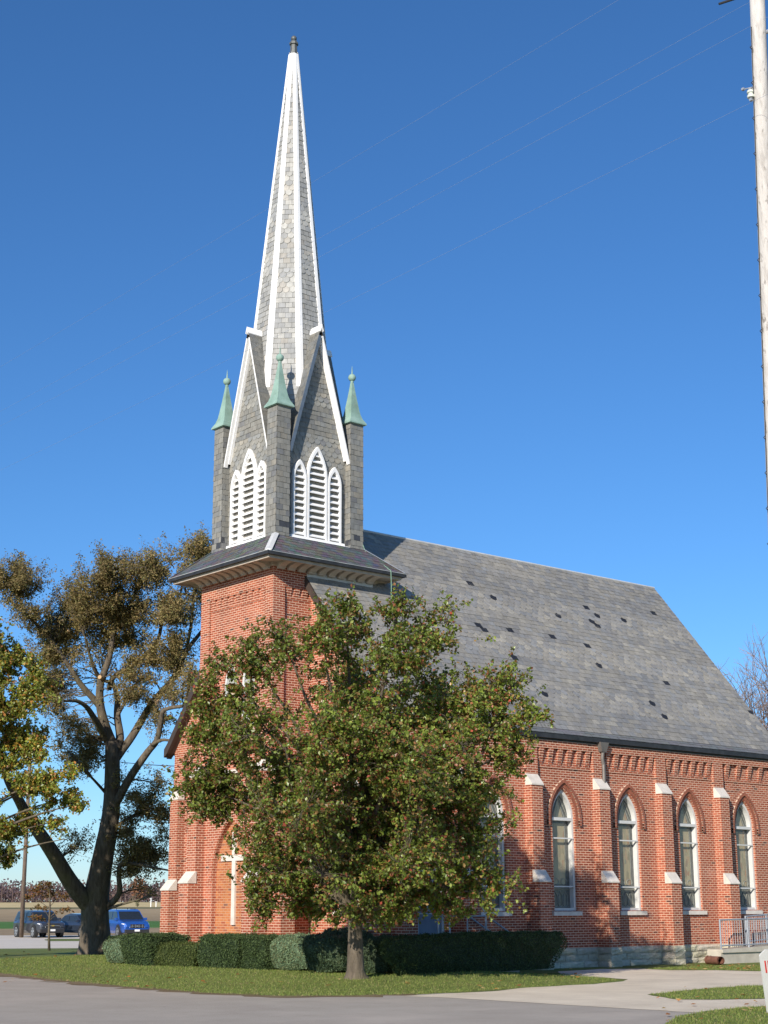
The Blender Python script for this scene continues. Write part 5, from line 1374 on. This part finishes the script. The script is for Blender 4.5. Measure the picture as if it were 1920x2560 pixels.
mb.tube([a - hr * .12 - np.array([0, 0, .05]), a + hr * .16 + np.array([0, 0, .05])], .018, 8); mb.tube([a + hr * .16 + np.array([0, 0, .05]), p_top + np.array([0, 0, -.0])], .012, 6)
mb.v = [tuple(np.array(v) - base) for v in mb.v]; mb.build("dead_end_clamp", M_black, upole)
# far pole by the car park with a service drop to the church
FB = gp(53, 2344); FD = depth_of(FB)
fp = thing("utility_pole", "brown wooden pole standing in front of the dark parked car at far left", "utility pole", tuple(FB))
mb = MB(); ftop = pt(78, 1835, FD); mb.tube([np.zeros(3), (ftop - FB)], [.14, .10], 12); mb.build("pole_shaft", bark("brown_pole", (.13, .095, .07), (.24, .18, .14)), fp, smooth=True)
mb = MB(); mb.tube([(ftop - FB) * .97 - hr * .9, (ftop - FB) * .97 + hr * .9], .05, 6); mb.build("crossarm", bpy.data.materials["brown_pole"], fp)
mb = MB(); a = ftop - np.array([0, 0, .4]); b = np.array(U(GX - .1, YF - .5, 5.9)); pts = [a + (b - a) * s - np.array([0, 0, .9 * 4 * s * (1 - s) * .35]) for s in np.linspace(0, 1, 20)]
mb.tube([p - a for p in pts], .014, 5); o = mb.build("service_drop", M_black); o.location = tuple(a); tag(o, "dark service wire sloping from the far pole down to the church eave", "wire")

# ------------------------------------------------------------------ roadside sign
SP = gp(1935, 2536); sgn = thing("board_sign", "white plywood sign with red letters leaning at the right edge of the grass", "sign", tuple(SP))
sD = depth_of(SP); kk = sD / F_PX
ori = np.array([0, 0, 0.0])
tl = pt(1897, 2388, sD) - SP; bl = pt(1917, 2533, sD) - SP; side_ = hr * .92 + hf * .38
upv = tl - bl
def SG(u, v, d=0): return bl + side_ * u + upv * v + np.cross(side_, upv / np.linalg.norm(upv)) * d
mb = MB(); ol = [(0, -.02), (1.15, -.02), (1.15, 1.02), (1.08, 1.10), (.14, 1.10), (.02, 1.02), (0, .985)]
mb.hexa([SG(u, v, .0) for u, v in ol], [SG(u, v, .025) for u, v in ol]); mb.build("sign_board", plain("sign_white", (.60, .60, .565), .5, .05, 4), sgn)
mb = MB()
for u in (.2, .95): mb.tube([SG(u, -.12, -.03), SG(u, .9, -.03)], .022, 6)
mb.build("sign_post", plain("post_wood", (.4, .32, .22), .85), sgn)
M_red = plain("red_paint", (.55, .035, .03), .55, .1, 8)
mb = MB(); nv = np.cross(side_, upv / np.linalg.norm(upv)); sgnn = 1 if nv @ (-hf) > 0 else -1
dd0 = .027 if sgnn > 0 else -.002; dd1 = .031 if sgnn > 0 else -.006
def stroke(pp): mb.hexa([SG(u, v, dd0) for u, v in pp], [SG(u, v, dd1) for u, v in pp])
stroke([(.075, .70), (.103, .70), (.103, .91), (.075, .91)])
stroke([(.137, .70), (.165, .70), (.165, .91), (.137, .91)]); stroke([(.165, .91), (.165, .85), (.250, .70), (.250, .76)]); stroke([(.250, .70), (.278, .70), (.278, .91), (.250, .91)])
mb.build("red_letters", M_red, sgn)

# ------------------------------------------------------------------ parked cars
def paint(name, col): 
    m, n, b = new_mat(name); b.inputs["Base Color"].default_value = rgba(col); b.inputs["Roughness"].default_value = .35; b.inputs["Metallic"].default_value = .35
    b.inputs["Coat Weight"].default_value = 1.0; b.inputs["Coat Roughness"].default_value = .04
    f = noise(n, 3, 4); n.links.new(ramp(n, f, [(.3, tuple(c * .9 for c in col)), (.7, tuple(c * 1.08 for c in col))]), b.inputs["Base Color"]); return m
M_tyre = plain("tyre", (.02, .02, .02), .85); M_rim = plain("alloy", (.55, .56, .58), .3, .08, 9, metal=.8); M_cglass = plain("car_glass", (.02, .026, .032), .08, .1, 3, spec=.8)
M_trim = plain("black_trim", (.025, .025, .027), .55); M_lamp = plain("lamp_lens", (.72, .74, .76), .12, .05, 9, spec=.9); M_plate = plain("plate", (.75, .75, .73), .5); M_gold = plain("gold_emblem", (.62, .45, .12), .35, .1, 9, metal=.6)
def car(label, color, px, py, head, L=4.7, Wd=1.84, H=1.72, suv=True, rails=False, gold=False, xo=0):
    loc = gp(px, py); th = thing("parked_car", label, "car", tuple(loc), math.atan2(head[1], head[0]), group="cars parked on the gravel lot")
    hw = Wd / 2
    if suv: # x, z lower edge, z belt, half width
        st = [(-L / 2, .55, .95, .80), (-L / 2 + .08, .36, 1.02, .93), (-1.5, .30, 1.04, 1.0), (0, .28, 1.02, 1.0), (1.0, .28, 1.02, 1.0), (1.25, .28, 1.04, .99), (L / 2 - .35, .32, .96, .95), (L / 2 - .06, .36, .86, .88), (L / 2, .48, .74, .78)]
        rf = [(-L / 2 + .12, 1.02, .90), (-L / 2 + .45, H - .10, .78), (-1.3, H, .77), (.10, H - .02, .77), (.55, H - .12, .77), (1.22, 1.03, .90)]
    else:
        st = [(-L / 2, .5, .85, .8), (-L / 2 + .1, .35, .92, .92), (-1.4, .28, .90, 1.0), (0, .26, .88, 1.0), (1.0, .26, .88, 1.0), (1.3, .28, .88, .98), (L / 2 - .3, .3, .78, .93), (L / 2 - .05, .34, .70, .86), (L / 2, .44, .62, .76)]
        rf = [(-1.75, .90, .86), (-1.15, H - .12, .72), (-.5, H, .70), (.15, H - .03, .70), (.4, H - .1, .71), (1.2, .88, .86)]
    mb = MB(); ns = 0; rings = []
    for x, z0, z1, wk in st:
        a = hw * wk; rings.append([(x, -a * .90, z0), (x, -a, z0 + .16), (x, -a, z1 - .16), (x, -a * .90, z1), (x, 0, z1 + .03), (x, a * .90, z1), (x, a, z1 - .16), (x, a, z0 + .16), (x, a * .90, z0)])
    m = 9; pts = [p for rg in rings for p in rg]; fs = []
    for i in range(len(st) - 1):
        for j in range(m): fs.append((i * m + j, i * m + (j + 1) % m, (i + 1) * m + (j + 1) % m, (i + 1) * m + j))
    fs += [tuple(range(m)), tuple(range((len(st) - 1) * m, len(st) * m))]
    mb.add(pts, fs)
    rp = [(x, -hw * k, z) for x, z, k in rf] ; n_ = len(rf)
    pts = [(x, s * hw * k, z) for x, z, k in rf for s in (-1, 1)]
    fs = [(2 * i, 2 * i + 1, 2 * i + 3, 2 * i + 2) for i in range(n_ - 1)] + [tuple(2 * i for i in range(n_)), tuple(2 * i + 1 for i in range(n_))]
    mb.add(pts, fs)
    body = mb.build("body", color, th, smooth=False, bevel=.035)
    def side_win(x0, x1, x2, x3, s):
        def yk(x, z):
            zb_, zt = rf[0][1], H; k = .90 + (.775 - .90) * (z - zb_) / (zt - zb_) if suv else .86 + (.70 - .86) * (z - zb_) / (zt - zb_); return s * (hw * k + .012)
        zl, zh = rf[0][1] + .06, H - .14; g = MB()
        q = [(x0, zl), (x1, zl), (x2, zh), (x3, zh)]; g.poly(*[(x, yk(x, z), z) for x, z in q]); g.build("window", M_cglass, th)
    for s in (-1, 1):
        if suv:
            for q in ((-2.0, -1.32, -1.30, -1.75), (-1.24, -.22, -.22, -1.22), (-.12, 1.02, .48, -.12)): side_win(*q, s)
        else:
            for q in ((-1.55, -.42, -.46, -1.12), (-.36, 1.02, .34, -.38)): side_win(*q, s)
    def panel(i, f0, f1, name, k2=.86):
        (xa, za, ka), (xb, zb2, kb) = rf[i], rf[i + 1]; g = MB(); nx = (zb2 - za); nz = -(xb - xa); l = math.hypot(nx, nz) or 1; sg_ = 1 if i > 2 else -1; ox, oz = abs(nx / l) * .014 * sg_, abs(nz / l) * .014
        q = []
        for f, s in ((f0, -1), (f0, 1), (f1, 1), (f1, -1)): q.append((xa + (xb - xa) * f + ox, s * hw * (ka + (kb - ka) * f) * k2, za + (zb2 - za) * f + oz))
        g.poly(*q); g.build(name, M_cglass, th)
    panel(len(rf) - 2, .06, .92, "windscreen", .92); panel(0, .12, .9, "rear_window", .86)
    for sx in (-1, 1):
        for s in (-1, 1):
            x = sx * (L / 2 - .92) ; R_ = .36 if suv else .32; y0 = s * (hw - .20); y1 = s * (hw + .012)
            arc = MB(); arc.tube([np.array([x, y0, R_ + .02]), np.array([x, s * (hw + .004), R_ + .02])], R_ + .075, 24); arc.build("wheel_arch", M_trim, th)
            t = MB(); t.tube([np.array([x, y0, R_]), np.array([x, y1, R_]), np.array([x, y1 + s * .018, R_])], [R_, R_, R_ * .93], 24); wl = t.build("wheel", M_tyre, th)
            rm = MB(); rm.tube([np.array([x, y1 + s * .014, R_]), np.array([x, y1 + s * .030, R_])], R_ * .16, 12)
            for a in range(5):
                q = 2 * math.pi * a / 5 + .3; dx_, dz_ = math.cos(q), math.sin(q); tx_, tz_ = -dz_, dx_
                rm.hexa([(x + dx_ * .04 + tx_ * .045 * e, y1 + s * .014, R_ + dz_ * .04 + tz_ * .045 * e) for e in (-1, 1)] + [(x + dx_ * R_ * .66 + tx_ * .06 * e, y1 + s * .014, R_ + dz_ * R_ * .66 + tz_ * .06 * e) for e in (1, -1)],
                        [(x + dx_ * .04 + tx_ * .045 * e, y1 + s * .030, R_ + dz_ * .04 + tz_ * .045 * e) for e in (-1, 1)] + [(x + dx_ * R_ * .66 + tx_ * .06 * e, y1 + s * .028, R_ + dz_ * R_ * .66 + tz_ * .06 * e) for e in (1, -1)])
            for a in range(20):
                q0, q1 = 2 * math.pi * a / 20, 2 * math.pi * (a + 1) / 20
                rm.poly(*[(x + math.cos(q) * R_ * f, y1 + s * .022, R_ + math.sin(q) * R_ * f) for q, f in ((q0, .62), (q1, .62), (q1, .74), (q0, .74))])
            rm.build("rim", M_rim, wl)
    zf = .80 if suv else .60
    for s in (-1, 1):
        g = MB(); xf = L / 2
        g.hexa([(xf - .16, s * hw * .55, zf - .17), (xf + .012, s * hw * .50, zf - .17), (xf - .10, s * hw * .86, zf - .14), (xf - .34, s * hw * .935, zf - .10)], [(xf - .2, s * hw * .55, zf + .04), (xf - .04, s * hw * .50, zf + .03), (xf - .14, s * hw * .865, zf + .06), (xf - .40, s * hw * .945, zf + .07)])
        g.build("headlight", M_lamp, th)
        g = MB(); g.box(.92, 1.08, s * (hw + .02) - .09, s * (hw + .02) + .09, rf[0][1] + .02, rf[0][1] + .17); g.build("wing_mirror", color, th, bevel=.02)
        g = MB(); g.box(-.2, .0, s * hw * 1.0 - .012, s * hw + .012, zf + .06, zf + .09); g.build("door_handle", color, th)
        g = MB(); g.box(-L / 2 - .004, -L / 2 + .1, s * hw * .72 - .1, s * hw * .72 + .1, .78, 1.0); g.build("tail_light", plain("tail_red", (.35, .02, .02), .2) if "tail_red" not in bpy.data.materials else bpy.data.materials["tail_red"], th)
    g = MB(); xf = L / 2
    g.box(xf - .06, xf + .015, -hw * .47, hw * .47, zf - .20, zf + .02); gr_ = g.build("grille", M_trim, th)
    g = MB()
    if gold:
        g.box(xf + .016, xf + .024, -hw * .46, hw * .46, zf - .085, zf - .065)
    else:
        for i in range(4):
            y = hw * (-.36 + .24 * i); g.box(xf + .016, xf + .022, y - .012, y + .012, zf - .18, zf)
        g.box(xf + .016, xf + .024, -hw * .46, hw * .46, zf - .10, zf - .085)
    g.build("grille_bar", M_rim, gr_)
    g = MB(); 
    if gold: g.box(xf + .025, xf + .032, -.11, .11, zf - .095, zf - .055); g.box(xf + .0252, xf + .0322, -.05, .05, zf - .108, zf - .042)
    else: g.hexa([(xf + .026, .075 * math.cos(a), zf - .085 + .032 * math.sin(a)) for a in np.linspace(0, 5.6, 9)], [(xf + .033, .075 * math.cos(a), zf - .085 + .032 * math.sin(a)) for a in np.linspace(0, 5.6, 9)])
    g.build("emblem", M_gold if gold else M_rim, gr_)
    g = MB(); g.box(xf - .10, xf + .03, -hw * .84, hw * .84, .30, .52); g.build("bumper", M_trim if suv else color, th, bevel=.03)
    g = MB(); g.box(xf + .031, xf + .037, -.16, .16, .40, .52); g.build("number_plate", M_plate, th)
    if rails:
        g = MB()
        for s in (-1, 1): g.tube([(-1.5, s * hw * .66, H - .02), (-1.4, s * hw * .66, H + .06), (-.1, s * hw * .66, H + .06), (.05, s * hw * .66, H - .03)], .02, 6)
        for x in (-1.15, -.4): g.tube([(x, -hw * .66, H + .06), (x, hw * .66, H + .06)], .016, 6)
        g.build("roof_rack", M_trim, th)
    return th
def heading(deg):      # angle turned from straight-at-the-viewer towards the photo's right
    a = math.radians(deg); d = -hf * math.cos(a) + hr * math.sin(a); return d
car("dark grey sport utility car with a gold grille emblem at far left", paint("slate_grey_paint", (.055, .062, .078)), 96, 2343.5, heading(33), L=4.75, Wd=1.84, H=1.66, gold=True)
car("dark sedan mostly hidden behind the big tree trunk", paint("dark_blue_grey_paint", (.04, .055, .085)), 205, 2342, heading(40), L=4.8, Wd=1.82, H=1.44, suv=False)
car("bright blue sport utility car with roof rack right of the trunk", paint("bright_blue_paint", (.02, .10, .42)), 312, 2344.5, heading(28), L=4.45, Wd=1.82, H=1.70, rails=True)
